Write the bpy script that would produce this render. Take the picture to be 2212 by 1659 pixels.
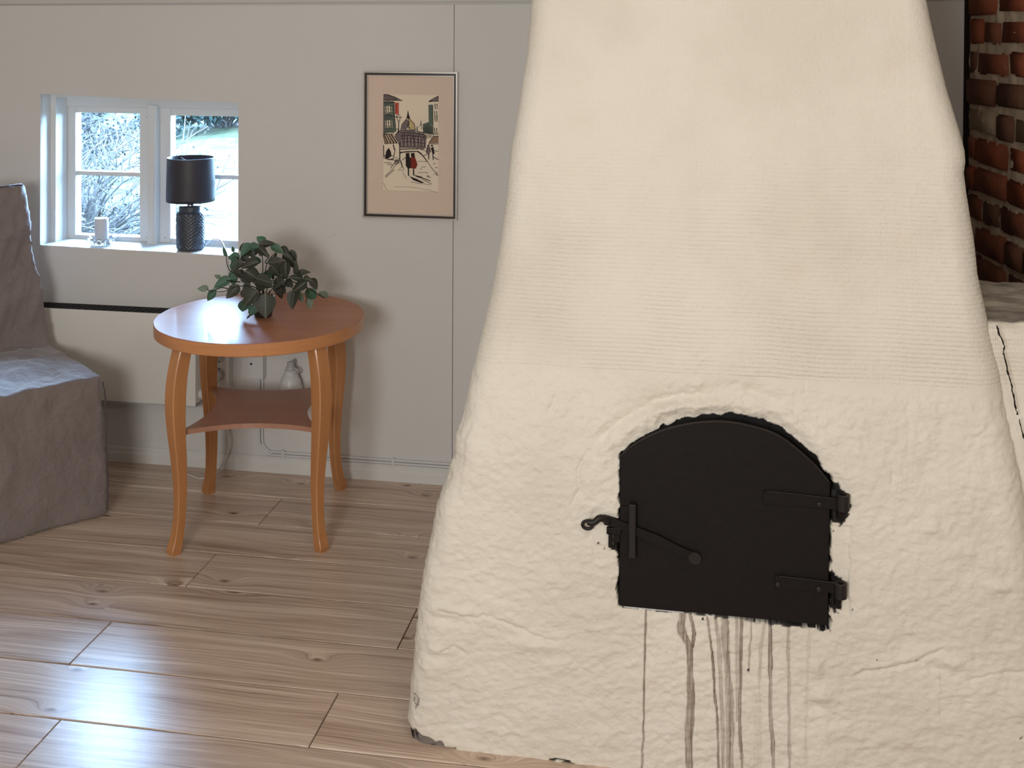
import bpy, bmesh, math, random
import numpy as np
from mathutils import Vector, Matrix
random.seed(4)
S = bpy.context.scene
C = S.collection
for o in list(bpy.data.objects): bpy.data.objects.remove(o)

# ------------------------------------------------------------ camera, world, light, exposure
def make_camera():
    yaw, pitch, roll = math.radians(9.5126), math.radians(.7194), math.radians(.3108)
    fw = Vector((-math.sin(yaw)*math.cos(pitch), math.cos(yaw)*math.cos(pitch), -math.sin(pitch)))
    rt = Vector((math.cos(yaw), math.sin(yaw), 0)); up = rt.cross(fw)
    r2 = rt*math.cos(roll)+up*math.sin(roll); u2 = -rt*math.sin(roll)+up*math.cos(roll)
    cd = bpy.data.cameras.new('camera'); co = bpy.data.objects.new('camera', cd); C.objects.link(co)
    m = Matrix((r2, u2, -fw)).transposed().to_4x4(); m.translation = (0, -3.684, 1.5)
    co.matrix_world = m
    cd.sensor_width = 36; cd.lens = 2500/2212*36; cd.shift_y = (87.62-829.5)/2212
    cd.clip_start = .05; cd.clip_end = 200
    S.camera = co
make_camera()
S.view_settings.view_transform = 'Standard'; S.view_settings.look = 'None'
S.view_settings.gamma = 1; S.view_settings.use_curve_mapping = False
S.view_settings.exposure = 0.0

W = bpy.data.worlds.new('overcast_sky'); S.world = W; W.use_nodes = True
bg = W.node_tree.nodes['Background']
bg.inputs['Color'].default_value = (.37, .63, 1, 1); bg.inputs['Strength'].default_value = 95.0

def area_light(name, loc, look, sx, sy, power, col):
    l = bpy.data.lights.new(name, 'AREA'); l.shape = 'RECTANGLE'; l.size = sx; l.size_y = sy
    l.energy = power; l.color = col
    o = bpy.data.objects.new(name, l); C.objects.link(o); o.location = loc
    o.rotation_euler = (Vector(look)-Vector(loc)).to_track_quat('-Z', 'Y').to_euler()
    return o
area_light('rear_window_light', (-.75, -4.72, 1.45), (-.3, 0, .75), .9, .8, 53, (.98, .985, .95))
area_light('overhead_fill_light', (.5, -3.1, 2.12), (.1, -1.0, .6), .5, .5, 7, (1, .88, .74))  # added warm fill from above, no fixture behind it

# ------------------------------------------------------------ material helpers
class NT:
    def __init__(s, name, rough=.6, spec=.5):
        s.m = bpy.data.materials.new(name); s.m.use_nodes = True
        s.t = s.m.node_tree; s.n = s.t.nodes; s.p = s.n['Principled BSDF']
        s.p.inputs['Roughness'].default_value = rough
        s.p.inputs['Specular IOR Level'].default_value = spec
    def node(s, typ, **kw):
        n = s.n.new(typ)
        for k, v in kw.items():
            if k.startswith('_'): setattr(n, k[1:], v)
        return n
    def put(s, sock, v):
        if hasattr(v, 'is_output') or isinstance(v, bpy.types.NodeSocket): s.t.links.new(v, sock)
        else: sock.default_value = v
    def coord(s, kind='Object'): return s.n.new('ShaderNodeTexCoord').outputs[kind]
    def mapping(s, v, scale=(1, 1, 1), loc=(0, 0, 0)):
        n = s.n.new('ShaderNodeMapping'); s.put(n.inputs['Vector'], v)
        n.inputs['Scale'].default_value = scale; s.put(n.inputs['Location'], loc); return n.outputs[0]
    def noise(s, v, scale=5, detail=3, rough=.5, dist=0):
        n = s.n.new('ShaderNodeTexNoise'); s.put(n.inputs['Vector'], v)
        n.inputs['Scale'].default_value = scale; n.inputs['Detail'].default_value = detail
        n.inputs['Roughness'].default_value = rough; n.inputs['Distortion'].default_value = dist
        return n.outputs['Fac']
    def math(s, op, a, b=0, c=None, clamp=False):
        n = s.n.new('ShaderNodeMath'); n.operation = op; n.use_clamp = clamp
        s.put(n.inputs[0], a); s.put(n.inputs[1], b)
        if c is not None: s.put(n.inputs[2], c)
        return n.outputs[0]
    def ss(s, v, a, b, lo=0, hi=1):
        n = s.n.new('ShaderNodeMapRange'); n.interpolation_type = 'SMOOTHSTEP'
        s.put(n.inputs['Value'], v); n.inputs['From Min'].default_value = a; n.inputs['From Max'].default_value = b
        n.inputs['To Min'].default_value = lo; n.inputs['To Max'].default_value = hi
        return n.outputs['Result']
    def mix(s, f, a, b):
        n = s.n.new('ShaderNodeMix'); n.data_type = 'RGBA'
        s.put(n.inputs[0], f)
        for k, v in ((6, a), (7, b)):
            if isinstance(v, tuple) and len(v) == 3: v = (*v, 1)
            s.put(n.inputs[k], v)
        return n.outputs[2]
    def ramp(s, f, stops):
        n = s.n.new('ShaderNodeValToRGB'); s.put(n.inputs[0], f)
        e = n.color_ramp.elements
        while len(e) < len(stops): e.new(.5)
        for k, (p, c) in enumerate(stops): e[k].position = p; e[k].color = (*c, 1)
        return n.outputs[0]
    def color(s, v):
        if isinstance(v, tuple) and len(v) == 3: v = (*v, 1)
        s.put(s.p.inputs['Base Color'], v)
    def bump(s, h, strength=.3, dist=.01):
        n = s.n.new('ShaderNodeBump'); s.put(n.inputs['Height'], h)
        n.inputs['Strength'].default_value = strength; n.inputs['Distance'].default_value = dist
        s.t.links.new(n.outputs[0], s.p.inputs['Normal'])
    def rand(s): return s.n.new('ShaderNodeObjectInfo').outputs['Random']
def lin(r, g, b):
    f = lambda c: ((c/255+.055)/1.055)**2.4 if c > 10 else c/255/12.92
    return (f(r), f(g), f(b))
M = {}
def simple(name, col, rough=.5, spec=.5, metal=0, var=.06, nscale=30, bump=0, bdist=.002):
    t = NT(name, rough, spec); t.p.inputs['Metallic'].default_value = metal
    n = t.noise(t.coord(), nscale, 4)
    t.color(t.mix(n, tuple(c*(1-var) for c in col), tuple(min(1, c*(1+var)) for c in col)))
    if bump: t.bump(n, bump, bdist)
    M[name] = t.m; return t.m

# painted wall board
t = NT('wall_paint', .75, .3); v = t.coord()
n = t.noise(v, 2.2, 3); n2 = t.noise(v, 160, 3, .6)
t.color(t.mix(n, (.69, .675, .66), (.735, .715, .70))); t.bump(n2, .18, .002); M['wall'] = t.m
t = NT('upper_board_paint', .75, .3); t.color(t.mix(t.noise(t.coord(), 3), (.60, .58, .565), (.64, .62, .60))); M['upper'] = t.m
simple('ceiling_paint', (.72, .70, .67), .8, .2)
simple('white_gloss_paint', (.80, .82, .82), .35, .5, var=.02, nscale=12)
simple('sill_paint', (.84, .86, .87), .3, .5, var=.02, nscale=12)
simple('baseboard_paint', (.74, .73, .71), .45, .5, var=.02, nscale=8)
simple('heater_enamel', (.80, .78, .74), .4, .4, var=.01, nscale=6)
simple('black_grille', (.008, .008, .009), .6, .2)
simple('white_plastic', (.70, .70, .71), .35, .5, var=.02)
simple('grey_plastic', (.50, .50, .51), .4, .5, var=.05)
simple('dark_hole', (.02, .02, .022), .6, .2)
simple('black_iron', lin(22, 17, 15), .6, .22, var=.25, nscale=60, bump=.35, bdist=.002)
simple('iron_highlight', lin(32, 26, 24), .5, .35, var=.2, nscale=90, bump=.4, bdist=.001)

# laminate floor plank
t = NT('floor_laminate', .27, .5); v = t.coord(); r = t.rand()
cmb = t.n.new('ShaderNodeCombineXYZ'); t.put(cmb.inputs[0], t.math('MULTIPLY', r, 37.)); t.put(cmb.inputs[1], t.math('MULTIPLY', r, 11.3)); t.put(cmb.inputs[2], t.math('MULTIPLY', r, 5.1))
va = t.n.new('ShaderNodeVectorMath'); va.operation = 'ADD'; t.put(va.inputs[0], v); t.put(va.inputs[1], cmb.outputs[0]); v = va.outputs[0]
vm = t.mapping(v, (1.0, 2.3, 1))
vo = t.n.new('ShaderNodeTexVoronoi'); vo.voronoi_dimensions = '2D'; t.put(vo.inputs['Vector'], vm); vo.inputs['Scale'].default_value = 3.1; vo.inputs['Randomness'].default_value = 1
d = vo.outputs['Distance']
sp = t.n.new('ShaderNodeSeparateColor'); t.put(sp.inputs[0], vo.outputs['Color'])
has = t.math('GREATER_THAN', sp.outputs[0], .60)
warp = t.math('MULTIPLY', t.math('POWER', t.math('SUBTRACT', 1, t.math('MULTIPLY', d, 2.6, clamp=True), clamp=True), 2.), has)
sx = t.n.new('ShaderNodeSeparateXYZ'); t.put(sx.inputs[0], v)
big = t.noise(t.mapping(v, (.9, 3.5, 1)), 1.6, 2)
yy = t.math('ADD', sx.outputs[1], t.math('ADD', t.math('MULTIPLY', warp, .055), t.math('MULTIPLY', big, .075)))
cv = t.n.new('ShaderNodeCombineXYZ'); t.put(cv.inputs[0], sx.outputs[0]); t.put(cv.inputs[1], yy); t.put(cv.inputs[2], r)
g1 = t.noise(t.mapping(cv.outputs[0], (1.5, 55, 1)), 1, 4, .6)
g2 = t.noise(t.mapping(cv.outputs[0], (3.5, 230, 1)), 1, 3, .65)
g3 = t.noise(t.mapping(cv.outputs[0], (1.1, 9, 1)), 1, 2, .5)
gg = t.math('ADD', t.math('MULTIPLY', g1, .48), t.math('ADD', t.math('MULTIPLY', g2, .40), t.math('MULTIPLY', g3, .16)))
base = t.ramp(gg, [(.37, lin(150, 124, 106)), (.46, lin(190, 168, 151)), (.55, lin(212, 191, 174)), (.64, lin(232, 215, 199))])
dk = t.math('ADD', d, t.math('MULTIPLY', t.noise(v, 30, 2), .05))
knot = t.math('MULTIPLY', t.ss(dk, .045, .10, 1, 0), has)
core = t.math('MULTIPLY', t.ss(dk, .028, .05, 1, 0), has)
c1 = t.mix(t.math('MULTIPLY', knot, .65), base, lin(112, 82, 62)); c1 = t.mix(t.math('MULTIPLY', core, .6), c1, lin(72, 50, 40))
tint = t.mix(r, (.93, .92, .92), (1.06, 1.03, 1.0))
mm = t.n.new('ShaderNodeMix'); mm.data_type = 'RGBA'; mm.blend_type = 'MULTIPLY'; mm.inputs[0].default_value = 1
t.put(mm.inputs[6], c1); t.put(mm.inputs[7], tint)
t.color(mm.outputs[2]); t.bump(g2, .12, .001); M['floor'] = t.m
simple('plank_gap', (.035, .025, .02), .8, .1)

# table wood
def wood(name, ca, cb, rough, axis=(1.5, 30, 30), coat=0):
    t = NT(name, rough, .5); v = t.coord()
    n = t.noise(t.mapping(v, axis), 1, 5, .6, .4); n2 = t.noise(v, 4, 3)
    t.color(t.mix(t.math('ADD', t.math('MULTIPLY', n, .7), t.math('MULTIPLY', n2, .3)), ca, cb))
    t.p.inputs['Coat Weight'].default_value = coat; t.p.inputs['Specular IOR Level'].default_value = .22 if name == 'table_top_wood' else .5; t.p.inputs['Coat Roughness'].default_value = .12
    t.bump(n2, .05, .01)
    M[name] = t.m
wood('table_leg_wood', lin(158, 98, 56), lin(218, 156, 100), .34, (30, 30, 2.5), .3)
wood('table_top_wood', lin(160, 102, 76), lin(208, 148, 116), .46, (2.2, 22, 22), .08)
wood('table_edge_wood', lin(178, 112, 66), lin(224, 160, 108), .36, (6, 6, 60), .2)
wood('table_shelf_wood', lin(156, 112, 92), lin(188, 140, 116), .36, (2.2, 22, 22), .2)

# plaster with woven ridges above the joint; Paint attribute carries real black paint / tar runs
t = NT('limewashed_plaster', .62, .32); v = t.coord()
sz = t.n.new('ShaderNodeSeparateXYZ'); t.put(sz.inputs[0], v)
n = t.noise(v, 5, 4); fine = t.noise(v, 140, 5, .65); med = t.noise(t.mapping(v, (1, 1, 1.6)), 38, 5, .6)
base = t.mix(t.ss(n, .3, .7), lin(226, 218, 205), lin(234, 227, 215))
base = t.mix(t.math('MULTIPLY', t.ss(t.noise(v, 9, 6, .65), .58, .8), .3), base, lin(226, 205, 182))
at = t.n.new('ShaderNodeVertexColor'); at.layer_name = 'Paint'
sc = t.n.new('ShaderNodeSeparateColor'); t.put(sc.inputs[0], at.outputs[0])
base = t.mix(sc.outputs[1], base, lin(120, 97, 82))
base = t.mix(sc.outputs[2], base, lin(128, 118, 112))
base = t.mix(sc.outputs[0], base, lin(18, 14, 12))
t.color(base)
zw = t.math('ADD', sz.outputs[2], t.math('MULTIPLY', t.noise(t.mapping(v, (6, 6, 1)), 1, 2), .012))
rid = t.math('SINE', t.math('MULTIPLY', zw, 2*math.pi/.0088))
vert = t.math('SINE', t.math('MULTIPLY', t.math('ADD', sz.outputs[0], t.math('MULTIPLY', n, .004)), 2*math.pi/.0042))
up = t.ss(sz.outputs[2], .80, .806)
lowmask = t.ss(sz.outputs[2], 1.05, 1.42, 1, .12)
rm = t.math('MULTIPLY', t.math('MULTIPLY', up, lowmask), t.ss(t.noise(v, 5.5, 3), .30, .62, .25, 1))
vmk = t.math('MULTIPLY', up, t.ss(t.noise(v, 7, 2), .35, .7, .05, .5))
hh = t.math('ADD', t.math('MULTIPLY', fine, .9), t.math('MULTIPLY', med, 1.3))
hh = t.math('ADD', hh, t.math('MULTIPLY', t.math('MULTIPLY', rid, .40), rm))
hh = t.math('ADD', hh, t.math('MULTIPLY', t.math('MULTIPLY', vert, .22), vmk))
t.bump(hh, .95, .0018); M['plaster'] = t.m

# linen
t = NT('grey_linen', .72, .4); v = t.coord()
wx = t.noise(t.mapping(v, (300, 300, 900)), 1, 2); n = t.noise(v, 6, 4); n3 = t.noise(v, 34, 4, .6, .6)
t.color(t.mix(t.math('ADD', t.math('MULTIPLY', n, .5), t.math('MULTIPLY', wx, .5)), lin(112, 101, 99), lin(150, 138, 136)))
t.p.inputs['Sheen Weight'].default_value = .5
t.p.inputs['Sheen Roughness'].default_value = .4
t.bump(t.math('ADD', t.math('MULTIPLY', wx, .12), t.math('MULTIPLY', n3, 1.0)), .8, .007); M['linen'] = t.m
simple('linen_piping', lin(96, 86, 88), .9, .1)

# leaves with pale veins
def leafmat(name, ca, cb, vein, vs):
    t = NT(name, .5, .35); v = t.coord(); g = t.coord('Generated')
    n = t.noise(v, 20, 2)
    sx = t.n.new('ShaderNodeSeparateXYZ'); t.put(sx.inputs[0], g)
    ay = t.math('ABSOLUTE', t.math('SUBTRACT', sx.outputs[0], .5))
    mid = t.ss(ay, .012, .035, 1, 0)
    w = t.math('SINE', t.math('MULTIPLY', t.math('SUBTRACT', sx.outputs[1], t.math('MULTIPLY', ay, .9)), 46))
    side = t.ss(w, .80, .97)
    vm = t.math('MULTIPLY', t.math('MAXIMUM', mid, t.math('MULTIPLY', side, .7)), vs)
    c = t.mix(n, ca, cb); c = t.mix(t.rand(), c, cb)
    t.color(t.mix(vm, c, vein)); M[name] = t.m
leafmat('leaf_dark', lin(38, 40, 34), lin(62, 66, 57), lin(140, 140, 124), .5)
leafmat('leaf_green', lin(42, 74, 60), lin(74, 108, 88), lin(130, 160, 140), .5)
leafmat('leaf_pale', lin(92, 112, 100), lin(128, 146, 130), lin(170, 180, 165), .5)
simple('stem_green', lin(48, 50, 40), .6, .3)
simple('plant_pot_glaze', lin(46, 44, 40), .35, .5, var=.2)
simple('lamp_ceramic', lin(62, 68, 78), .28, .6, var=.1)
simple('lamp_shade_cloth', lin(56, 54, 62), .5, .5, var=.12, nscale=60)
simple('chrome', (.75, .76, .78), .2, .5, metal=1)
simple('candle_wax', (.74, .79, .88), .5, .4, var=.01)
simple('frame_silver', lin(190, 186, 180), .3, .5, metal=.6)
simple('frame_black', lin(44, 33, 30), .35, .5)
simple('mat_board', lin(222, 200, 184), .85, .2, var=.03)
simple('drawing_paper', lin(236, 220, 198), .85, .2, var=.03, nscale=14)
simple('ink_black', lin(48, 40, 40), .85, .2, var=.3, nscale=200)
simple('ink_grey', lin(122, 108, 108), .85, .2, var=.3, nscale=160)
simple('wash_green', lin(98, 108, 98), .85, .2, var=.3, nscale=150)
simple('wash_red', lin(205, 92, 78), .85, .2, var=.15, nscale=150)
simple('coat_red', lin(128, 52, 42), .85, .2, var=.25, nscale=150)
simple('wash_gold', lin(196, 176, 128), .85, .2, var=.1, nscale=150)
simple('wash_brown', lin(150, 122, 100), .85, .2, var=.2, nscale=150)

# bricks
t = NT('old_brick', .85, .2); v = t.coord(); r = t.rand()
n = t.noise(v, 22, 5, .65); n2 = t.noise(v, 8, 3)
c = t.ramp(r, [(0., lin(132, 76, 54)), (.3, lin(104, 74, 58)), (.55, lin(146, 76, 50)), (.8, lin(100, 78, 64)), (1., lin(128, 74, 54))])
c = t.mix(t.ss(n2, .45, .75, 0, .6), c, lin(74, 50, 38)); c = t.mix(t.ss(n, .58, .8, 0, .6), c, lin(160, 138, 118))
t.color(c); t.bump(n, .8, .006); M['brick'] = t.m
simple('pale_brick', lin(164, 146, 126), .9, .2, var=.25, nscale=25, bump=.6, bdist=.005)
simple('brick_mortar', lin(190, 172, 152), .95, .1, var=.35, nscale=14, bump=.8, bdist=.006)
simple('dark_gap', (.02, .016, .014), .9, .1)

def glassmat():
    t = NT('window_glass'); n = t.n; tr = n.new('ShaderNodeBsdfTransparent'); gl = n.new('ShaderNodeBsdfGlossy')
    gl.inputs['Roughness'].default_value = .02; fr = n.new('ShaderNodeFresnel'); fr.inputs[0].default_value = 1.45
    mx = n.new('ShaderNodeMixShader'); t.put(mx.inputs[0], fr.outputs[0]); t.put(mx.inputs[1], tr.outputs[0]); t.put(mx.inputs[2], gl.outputs[0])
    t.put(n['Material Output'].inputs[0], mx.outputs[0]); M['glass'] = t.m
glassmat()
t = NT('clear_crystal', .05, .5); t.p.inputs['Transmission Weight'].default_value = 1; t.p.inputs['IOR'].default_value = 1.4
t.color(t.mix(t.noise(t.coord(), 8), (.93, .95, .96), (1, 1, 1))); M['crystal'] = t.m

# ------------------------------------------------------------ mesh helpers
def link(name, me, parent=None, mat=None, smooth=False):
    o = bpy.data.objects.new(name, me); C.objects.link(o)
    if parent is not None: o.parent = parent
    if mat is not None and not me.materials: me.materials.append(M.get(mat, None) or mat)
    if smooth: me.polygons.foreach_set('use_smooth', [True]*len(me.polygons))
    return o
def mesh_of(vs, fs, name='m'):
    me = bpy.data.meshes.new(name); me.from_pydata([tuple(v) for v in vs], [], fs); me.update(); return me
def bm_link(name, bm, parent=None, mat=None, smooth=False):
    me = bpy.data.meshes.new(name); bmesh.ops.recalc_face_normals(bm, faces=bm.faces); bm.to_mesh(me); bm.free()
    return link(name, me, parent, mat, smooth)
def box(bm, x0, x1, y0, y1, z0, z1, bev=0):
    r = bmesh.ops.create_cube(bm, size=1)
    for v in r['verts']:
        v.co = Vector((x0+(v.co.x+.5)*(x1-x0), y0+(v.co.y+.5)*(y1-y0), z0+(v.co.z+.5)*(z1-z0)))
    if bev:
        es = list({e for v in r['verts'] for e in v.link_edges})
        bmesh.ops.bevel(bm, geom=es, offset=bev, segments=2, affect='EDGES', profile=.6)
def boxo(name, x0, x1, y0, y1, z0, z1, mat, parent=None, bev=0):
    bm = bmesh.new(); box(bm, x0, x1, y0, y1, z0, z1, bev); return bm_link(name, bm, parent, mat)
def smooth_path(pts, n=6):
    P = [Vector(p) for p in pts]; out = []
    for i in range(len(P)-1):
        p0 = P[max(i-1, 0)]; p1 = P[i]; p2 = P[i+1]; p3 = P[min(i+2, len(P)-1)]
        for k in range(n):
            t = k/n
            out.append(.5*((2*p1)+(-p0+p2)*t+(2*p0-5*p1+4*p2-p3)*t*t+(-p0+3*p1-3*p2+p3)*t**3))
    out.append(P[-1]); return out
def tube(bm, pts, r, seg=8, r1=None, cap=True):
    P = [Vector(p) for p in pts]; rings = []; prev = None
    for i, p in enumerate(P):
        t = (P[min(i+1, len(P)-1)]-P[max(i-1, 0)]).normalized()
        a = prev if prev is not None else (Vector((0, 0, 1)) if abs(t.z) < .9 else Vector((1, 0, 0)))
        n = (a-t*a.dot(t)).normalized(); prev = n; b = t.cross(n)
        rr = r if r1 is None else r+(r1-r)*i/(len(P)-1)
        rings.append([bm.verts.new(p+(n*math.cos(2*math.pi*k/seg)+b*math.sin(2*math.pi*k/seg))*rr) for k in range(seg)])
    for a, b in zip(rings, rings[1:]):
        for k in range(seg): bm.faces.new((a[k], a[(k+1) % seg], b[(k+1) % seg], b[k]))
    if cap: bm.faces.new(rings[0]); bm.faces.new(rings[-1])
def tubeo(name, pts, r, mat, parent=None, seg=8, r1=None, sm=6):
    bm = bmesh.new(); tube(bm, smooth_path(pts, sm) if sm else pts, r, seg, r1); return bm_link(name, bm, parent, mat, True)
def lathe(name, prof, mat, parent=None, seg=40, center=(0, 0, 0), smooth=True):
    bm = bmesh.new(); cx, cy, cz = center; rings = []
    for r, z in prof:
        if r < 1e-6: rings.append([bm.verts.new((cx, cy, cz+z))])
        else: rings.append([bm.verts.new((cx+r*math.cos(2*math.pi*k/seg), cy+r*math.sin(2*math.pi*k/seg), cz+z)) for k in range(seg)])
    for a, b in zip(rings, rings[1:]):
        for k in range(seg):
            k2 = (k+1) % seg
            if len(a) == 1 and len(b) == 1: continue
            if len(a) == 1: bm.faces.new((a[0], b[k2], b[k]))
            elif len(b) == 1: bm.faces.new((a[k], a[k2], b[0]))
            else: bm.faces.new((a[k], a[k2], b[k2], b[k]))
    return bm_link(name, bm, parent, mat, smooth)
def prism(bm, poly, y0, y1):
    """poly in x,z; extruded from y0 to y1"""
    a = [bm.verts.new((x, y0, z)) for x, z in poly]; b = [bm.verts.new((x, y1, z)) for x, z in poly]
    bm.faces.new(a); bm.faces.new(b[::-1]); n = len(a)
    for i in range(n): bm.faces.new((a[i], b[i], b[(i+1) % n], a[(i+1) % n]))
def empty(name, loc=(0, 0, 0), rz=0):
    o = bpy.data.objects.new(name, None); o.empty_display_size = .1; C.objects.link(o); o.location = loc; o.rotation_euler = (0, 0, rz); return o
def tag(o, label, cat, group=None):
    o['label'] = label; o['category'] = cat
    if group: o['group'] = group
    return o
def struct(o, label=None, cat=None):
    o['kind'] = 'structure'
    if label: o['label'] = label
    if cat: o['category'] = cat
    return o
# numpy noise -------------------------------------------------
_rng = np.random.RandomState(7); _perm = _rng.permutation(4096); _val = _rng.rand(4096)*2-1
def vnoise(x, y):
    xi = np.floor(x).astype(np.int64); yi = np.floor(y).astype(np.int64); xf = x-xi; yf = y-yi
    u = xf*xf*xf*(xf*(xf*6-15)+10); v = yf*yf*yf*(yf*(yf*6-15)+10)
    h = lambda a, b: _val[_perm[(a+_perm[b & 4095]) & 4095]]
    n00 = h(xi, yi); n10 = h(xi+1, yi); n01 = h(xi, yi+1); n11 = h(xi+1, yi+1)
    return (n00*(1-u)+n10*u)*(1-v)+(n01*(1-u)+n11*u)*v
def fbm(x, y, o=4, g=.5):
    s = 0; a = 1; t = 0
    for k in range(o): s = s+a*vnoise(x*2**k+17.3*k, y*2**k+5.1*k); t += a; a *= g
    return s/t
def ridged(x, y, o=3):
    s = 0; a = 1; t = 0
    for k in range(o): s = s+a*(1-2*np.abs(vnoise(x*2**k+31*k, y*2**k+9*k))); t += a; a *= .5
    return s/t
def sstep(v, a, b):
    q = np.clip((v-a)/(b-a), 0, 1); return q*q*(3-2*q)

# ------------------------------------------------------------ room shell
XL, XR, YB, ZC = -3.3, 2.3, -5.0, 2.3
OPEN = [(-2.275, .730), (-1.549, .720), (-1.549, 1.237), (-2.273, 1.256)]   # window opening in the wall face
# back wall core (behind the boards)
bm = bmesh.new()
box(bm, XL, -2.30, .012, .22, -.1, ZC); box(bm, -1.525, XR+.2, .012, .22, -.1, ZC)
box(bm, -2.30, -1.525, .012, .22, -.1, .700); box(bm, -2.30, -1.525, .012, .22, 1.275, ZC)
wall_back = struct(bm_link('wall_back', bm, None, 'wall'))
def wall_panel(outer, hole=None, mat='wall', y0=0, y1=.012):
    bm = bmesh.new()
    if hole is None: prism(bm, outer, y0, y1)
    else:
        o, h = outer, hole; n = 4
        A = [bm.verts.new((x, y0, z)) for x, z in o]; B = [bm.verts.new((x, y0, z)) for x, z in h]
        A2 = [bm.verts.new((x, y1, z)) for x, z in o]; B2 = [bm.verts.new((x, y1, z)) for x, z in h]
        for i in range(4):
            j = (i+1) % 4
            bm.faces.new((A[i], A[j], B[j], B[i])); bm.faces.new((A2[i], A2[j], B2[j], B2[i]))
            bm.faces.new((A[i], A[j], A2[j], A2[i])); bm.faces.new((B[i], B[j], B2[j], B2[i]))
    return bm_link('wall_panel', bm, wall_back, mat)
zt = lambda x: 1.5705+(x+.81)*.0045
wall_panel([(XL, 0), (-.8095, 0), (-.8095, zt(-.81)-.002), (XL, zt(XL)-.002)], OPEN)
wall_panel([(-.8075, 0), (.9, 0), (.9, zt(.9)+.006), (-.8075, zt(-.8)-.002)])
wall_panel([(XL, zt(XL)+.0015), (.9, zt(.9)+.012), (.9, ZC), (XL, ZC)], mat='upper', y0=-.004, y1=.008)
wall_panel([(.902, 0), (XR, 0), (XR, ZC), (.902, ZC)])
# scuff marks on the wall board
bm = bmesh.new()
for (x0, z0, x1, z1, w) in ((-1.236, .795, -1.222, .798, .0016), (-1.224, .802, -1.206, .806, .0016)):
    prism(bm, [(x0, z0), (x1, z1-w), (x1+.003, z1), (x0+.004, z0+w)], -.0006, .0004)
bm_link('scuff_mark', bm, wall_back, 'grey_plastic')

wl_ = struct(boxo('wall_left', XL-.15, XL, YB, .2, -.1, ZC, 'wall'))
wr_ = struct(boxo('wall_rear', XL-.15, XR+.15, YB-.15, YB, -.1, ZC, 'wall'))
we_ = struct(boxo('wall_far_right', XR, XR+.15, YB, .2, -.1, ZC, 'wall'))
ce_ = struct(boxo('ceiling', XL-.15, XR+.15, YB-.15, .22, ZC, ZC+.12, 'ceiling_paint'))
# floor with planks
floor = struct(boxo('floor', XL, XR, YB, .012, -.12, -.010, 'plank_gap'))
joints = {0: [-2.26, -.05], 1: [-2.62, -1.313, -.1], 2: [-1.75-.0, -.35], 3: [-2.6, -1.358, .0], 4: [-2.05, -.722, .6], 5: [-2.75, -1.460, -.2], 6: [-2.2, -.803, .6], 7: [-2.7, -1.36, -.02], 8: [-1.95, -.6, .7]}
joints[2] = [-1.98, -.50]
def plank(x0, x1, y0, y1):
    g = .0013; L = x1-x0
    bm = bmesh.new(); w = y1-y0; e = .0007
    gy = .0028; top = [(g+e, gy+e), (L-g-e, gy+e), (L-g-e, w-gy-e), (g+e, w-gy-e)]; mid = [(g, gy), (L-g, gy), (L-g, w-gy), (g, w-gy)]
    T = [bm.verts.new((a, b, 0)) for a, b in top]; A = [bm.verts.new((a, b, -.0018)) for a, b in mid]; B = [bm.verts.new((a, b, -.0098)) for a, b in mid]
    bm.faces.new(T)
    for i in range(4):
        j = (i+1) % 4; bm.faces.new((T[i], T[j], A[j], A[i])); bm.faces.new((A[i], A[j], B[j], B[i]))
    bm.faces.new(B[::-1])
    o = bm_link('floor_plank', bm, floor, 'floor'); o.location = (x0, y0, 0); return o
for row in range(25):
    y1 = -.2*row+ (.0 if row else .0); y0 = max(-.2*(row+1), YB)
    js = joints.get(row)
    if js is None: js = [-2.4+((row*.53) % 1.3)+k*1.3 for k in range(4)]
    js = [XL]+sorted(j for j in js if j < XR-.1)
    while XR-js[-1] > 1.4: js.append(js[-1]+1.28)
    js.append(XR)
    for a, b in zip(js, js[1:]): plank(a, b, y0, y1)
# baseboard along the back wall
bm = bmesh.new(); 
prof = [(-.0005, 0), (-.013, 0), (-.013, .030), (-.009, .036), (-.009, .046), (-.004, .052), (-.0005, .052)]
for xa, xb in ((XL, -.52),):
    A = [bm.verts.new((xa, y, z)) for y, z in prof]; B = [bm.verts.new((xb, y, z)) for y, z in prof]
    n = len(prof)
    for i in range(n): bm.faces.new((A[i], A[(i+1) % n], B[(i+1) % n], B[i]))
    bm.faces.new(A); bm.faces.new(B)
struct(bm_link('baseboard_back', bm, None, 'baseboard_paint'))

# ------------------------------------------------------------ window
win = struct(empty('window_1', (-1.91, .15, .72)))
def wpart(name, x0, x1, y0, y1, z0, z1, mat='white_gloss_paint', bev=.003):
    o = boxo(name, x0, x1, y0, y1, z0, z1, mat, win, bev); o.matrix_parent_inverse = Matrix.Translation((1.91, -.15, -.72)); return o
def wprism(name, poly, y0, y1, mat='white_gloss_paint'):
    bm = bmesh.new(); prism(bm, poly, y0, y1); o = bm_link(name, bm, win, mat); o.matrix_parent_inverse = Matrix.Translation((1.91, -.15, -.72)); return o
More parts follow.
